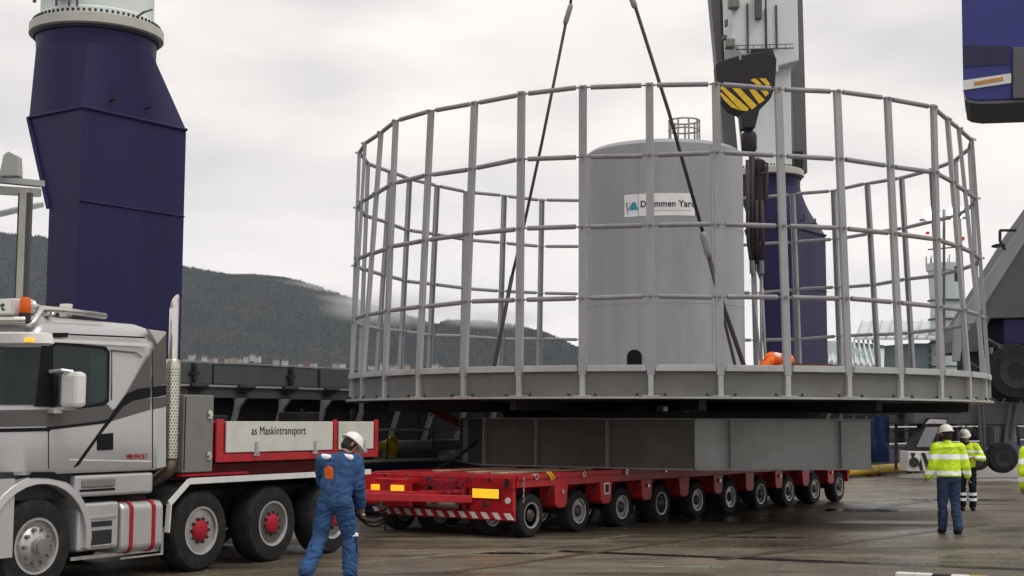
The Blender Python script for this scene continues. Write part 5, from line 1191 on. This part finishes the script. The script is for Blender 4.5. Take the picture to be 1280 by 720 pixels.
# reflective shin bands etc. are added per person
def bandpart(t_, a, b, r_, name='reflective_band_glow', m=reflect, flat=1.0):
    a, b = Vector(a), Vector(b); d = (b - a).normalized(); x_ = d.cross(Vector((0, 1, 0))).normalized(); y_ = x_.cross(d)
    MB().loft([[p + (x_ * math.cos(k * math.pi / 12) + y_ * flat * math.sin(k * math.pi / 12)) * q_ for k in range(24)] for p, q_ in ((a, r_), (b, r_))], caps=False).build(name, m, t_, smooth=True)

# 1: man in blue coverall walking away to the right, left foreground
L1 = gr(417, 724); s1 = 1.0
J1 = dict(pel=(0, 0, .93), chest=(.02, .1, 1.3), neck=(.03, .16, 1.44), head=(.1, .25, 1.56), look=(.85, .5, -.35),
          shL=(-.19, .1, 1.37), shR=(.2, .15, 1.37), elL=(-.24, .24, 1.12), elR=(.25, .13, 1.08), wrL=(-.16, .42, .98), wrR=(.24, .24, .86),
          hipL=(-.1, 0, .88), hipR=(.1, 0, .88), knL=(-.17, -.03, .48), knR=(.16, .12, .48), anL=(-.24, -.28, .1), anR=(.19, .02, .08), toeL=(-.1, 1, -.3), toeR=(0, 1, 0))
p1, V1 = person('man in a blue coverall and white helmet walking away beside the truck, left foreground', L1, R(-12), J1, (bluecloth, bluecloth), bluecloth, blackcloth, cover=True, glove=glove_m, bulk=1.1)
for sx_, sg_ in ((-.13, 0), (.14, 0)):
    m_ = MB(); ell(m_, (sx_ - .04, .045 if sx_ < 0 else .06, 1.435), (sx_ + .04, .03 if sx_ < 0 else .045, 1.425), .032, .032, .7); m_.build('reflective_patch', reflect, p1, smooth=True)
m_ = MB(); c_ = Vector((-.045, -.088, 1.25)); m_.prism([(-.05, -.08), (.05, -.08), (.055, .05), (.0, .085), (-.055, .05)], c_, (1, 0, 0), (0, -.26, .96), (0, -1, -.2), 0, .012); m_.build('back_badge', orange_cloth, p1, bev=.005)
bandpart(p1, (.175, .105, .53), (.178, .1, .49), .083); 
m_ = MB(); m_.tube([(.235, .07, .52), (.255, .06, .3), (.25, .05, .12)], .018, 6); m_.build('leg_stripe', blackcloth, p1, smooth=True)

# 2: man in hi-vis jacket, walking away
L2 = gr(1188, 667)
J2 = dict(pel=(0, 0, .95), chest=(0, .02, 1.32), neck=(0, .03, 1.5), head=(-.01, .05, 1.655), look=(-.35, 1, -.1),
          shL=(-.2, .02, 1.42), shR=(.2, .02, 1.42), elL=(-.27, -.0, 1.13), elR=(.28, .0, 1.13), wrL=(-.33, .05, .96), wrR=(.33, .05, .97),
          hipL=(-.1, 0, .9), hipR=(.1, 0, .9), knL=(-.1, .05, .49), knR=(.09, .0, .49), anL=(-.09, .12, .09), anR=(.1, -.12, .09))
p2, V2 = person('man in yellow hi-vis jacket, white helmet and blue jeans seen from behind', L2, R(0), J2, (hivis, reflect, hivis, hivis), jeans, blackcloth, bands=[(1.245, 1.325), (.985, 1.05)], jlow=.5, bulk=1.14)
text('MAMMOET', .065, Matrix.Translation((.01, -.145, 1.425)) @ Matrix.Rotation(R(76), 4, 'X'), 'back_lettering', textm, p2, .0, .95)
# 3: man behind, facing the camera
L3 = gr(1210, 638)
J3 = dict(pel=(0, 0, .92), chest=(0, .03, 1.26), neck=(0, .05, 1.42), head=(.02, .09, 1.545), look=(-.2, 1, -.3),
          shL=(-.19, .02, 1.34), shR=(.19, .02, 1.34), elL=(-.32, .1, 1.1), elR=(.24, .1, 1.1), wrL=(-.16, .28, 1.12), wrR=(.05, .27, 1.08),
          hipL=(-.1, 0, .87), hipR=(.1, 0, .87), knL=(-.1, .05, .47), knR=(.1, .04, .47), anL=(-.1, .0, .09), anR=(.11, .0, .09))
p3, V3 = person('man in dark trousers and hi-vis sleeves, half hidden behind the man in blue jeans', L3, R(165), J3, (hivis, reflect, navycloth), blackcloth, blackcloth, bands=[(1.1, 1.15), (1.22, 1.27)], jlow=5)
for s_ in 'LR':
    a, b = V3['kn' + s_], V3['an' + s_]
    for t in (.22, .52): q0, q1 = a.lerp(b, t), a.lerp(b, t + .16); bandpart(p3, q0, q1, .086)
# 4: person at right edge
L4 = gr(1304, 686)
J4 = dict(pel=(0, 0, .95), chest=(0, .02, 1.32), neck=(0, .04, 1.5), head=(0, .07, 1.64), look=(.2, 1, -.1),
          shL=(-.2, .02, 1.42), shR=(.2, .02, 1.42), elL=(-.25, -.05, 1.14), elR=(.27, .0, 1.13), wrL=(-.24, .08, .93), wrR=(.3, .05, .92),
          hipL=(-.1, 0, .9), hipR=(.1, 0, .9), knL=(-.13, .1, .5), knR=(.09, .0, .49), anL=(-.2, -.05, .1), anR=(.12, .12, .09))
p4, V4 = person('person in full yellow hi-vis suit cut off by the right edge of the picture', L4, R(-10), J4, (hivis, reflect, hivis, hivis), hivis, navycloth, bands=[(1.245, 1.325), (.985, 1.05)], jlow=.5, glove=glove_m, bulk=1.12)
# 5: kneeling worker on the carousel deck
L5 = at(979, 452, 25.0); L5.z = zl + .02
J5 = dict(pel=(0, -.1, .34), chest=(.0, .24, .36), neck=(.0, .38, .24), head=(0, .44, .12), look=(.1, .3, -1),
          shL=(-.18, .33, .3), shR=(.18, .33, .3), elL=(-.24, .5, .14), elR=(.24, .45, .14), wrL=(-.16, .7, .07), wrR=(.14, .68, .07),
          hipL=(-.1, -.12, .3), hipR=(.1, -.12, .3), knL=(-.13, .16, .08), knR=(.13, .14, .08), anL=(-.12, -.28, .1), anR=(.12, -.28, .1), toeL=(0, -1, -.3), toeR=(0, -1, -.3))
p5, V5 = person('worker in orange hi-vis crouching on the carousel deck next to the lifting rods', L5, R(95), J5, (orange_cloth, reflect, orange_cloth, orange_cloth), orange_cloth, blackcloth, bands=False, helmet=False, glove=mat('white_glove', (.75, .7, .68), .7), scale=.84)
m_ = MB(); ell(m_, (-.17, .14, .42), (-.15, .2, .45), .045, .04, .5, (1, 0, 0)); m_.build('reflective_patch', reflect, p5, smooth=True)
bandpart(p5, (0, .02, .34), (0, .06, .345), .19, 'belt', navycloth, .85)
pk = thing('rusty_plank', 'thin rusty brown plank lying on the deck rim right of the crouching worker', 'plank', at(1010, 457, 24.4))
MB().beam(at(984, 456, 24.4), at(1036, 457, 24.9), .2, .05).build('plank', rustbrown, pk, world=True)

# ------------------------------------------------------------------ low cloud and haze
vm = bpy.data.materials.new('mist'); vm.use_nodes = True; t = vm.node_tree; t.nodes.clear(); l = t.links.new; N = t.nodes.new
o_ = N('ShaderNodeOutputMaterial'); v_ = N('ShaderNodeVolumePrincipled'); v_.inputs['Color'].default_value = (.98, .98, .99, 1)
tc = N('ShaderNodeTexCoord'); ln = N('ShaderNodeVectorMath'); ln.operation = 'LENGTH'; l(tc.outputs['Object'], ln.inputs[0])
nz = N('ShaderNodeTexNoise'); nz.inputs['Scale'].default_value = 1.7; nz.inputs['Detail'].default_value = 4; l(tc.outputs['Object'], nz.inputs['Vector'])
f1 = N('ShaderNodeMapRange'); f1.interpolation_type = 'SMOOTHSTEP'; f1.inputs['From Min'].default_value = .15; f1.inputs['From Max'].default_value = 1.0; f1.inputs['To Min'].default_value = 1; f1.inputs['To Max'].default_value = 0; l(ln.outputs['Value'], f1.inputs['Value'])
f2 = N('ShaderNodeMapRange'); f2.inputs['From Min'].default_value = .35; f2.inputs['From Max'].default_value = .65; f2.inputs['To Min'].default_value = .35; l(nz.outputs['Fac'], f2.inputs['Value'])
m1 = N('ShaderNodeMath'); m1.operation = 'MULTIPLY'; l(f1.outputs[0], m1.inputs[0]); l(f2.outputs[0], m1.inputs[1])
m2 = N('ShaderNodeMath'); m2.operation = 'MULTIPLY'; m2.inputs[1].default_value = .0085; l(m1.outputs[0], m2.inputs[0]); l(m2.outputs[0], v_.inputs['Density']); l(v_.outputs[0], o_.inputs['Volume'])
def cloud(px, py, D, rx, ry, rz_, label):
    m_ = MB(); c_ = at(px, py, D); m_.lathe([(max(.001, math.sin(math.pi * k / 16)), -math.cos(math.pi * k / 16)) for k in range(17)], n=32)
    o = m_.build('low_cloud', vm, None, smooth=True); o.location = c_; o.scale = (rx, ry, rz_); tag(o, label, 'cloud', None, 'stuff')
cloud(500, 384, 3300, 230, 220, 52, 'bank of mist hiding the ridge seen through the left of the cage')
cloud(345, 362, 3950, 230, 240, 26, 'thin wisp of cloud touching the top of the hill behind the ship')
cloud(400, 385, 3900, 330, 260, 40, 'thin veil of mist across the upper slope behind the ship')
cloud(620, 398, 3000, 150, 200, 26, 'low mist along the crest of the near hill left of the tank')
hz_ = bpy.data.materials.new('haze_air'); hz_.use_nodes = True; t = hz_.node_tree; t.nodes.clear(); o_ = t.nodes.new('ShaderNodeOutputMaterial'); v_ = t.nodes.new('ShaderNodeVolumePrincipled'); v_.inputs['Density'].default_value = .000042; v_.inputs['Color'].default_value = (.86, .93, 1, 1); t.links.new(v_.outputs[0], o_.inputs['Volume'])
MB().box((-5500, -5600, -5), (5500, 8000, 700)).build('haze', hz_, None, kind='stuff')
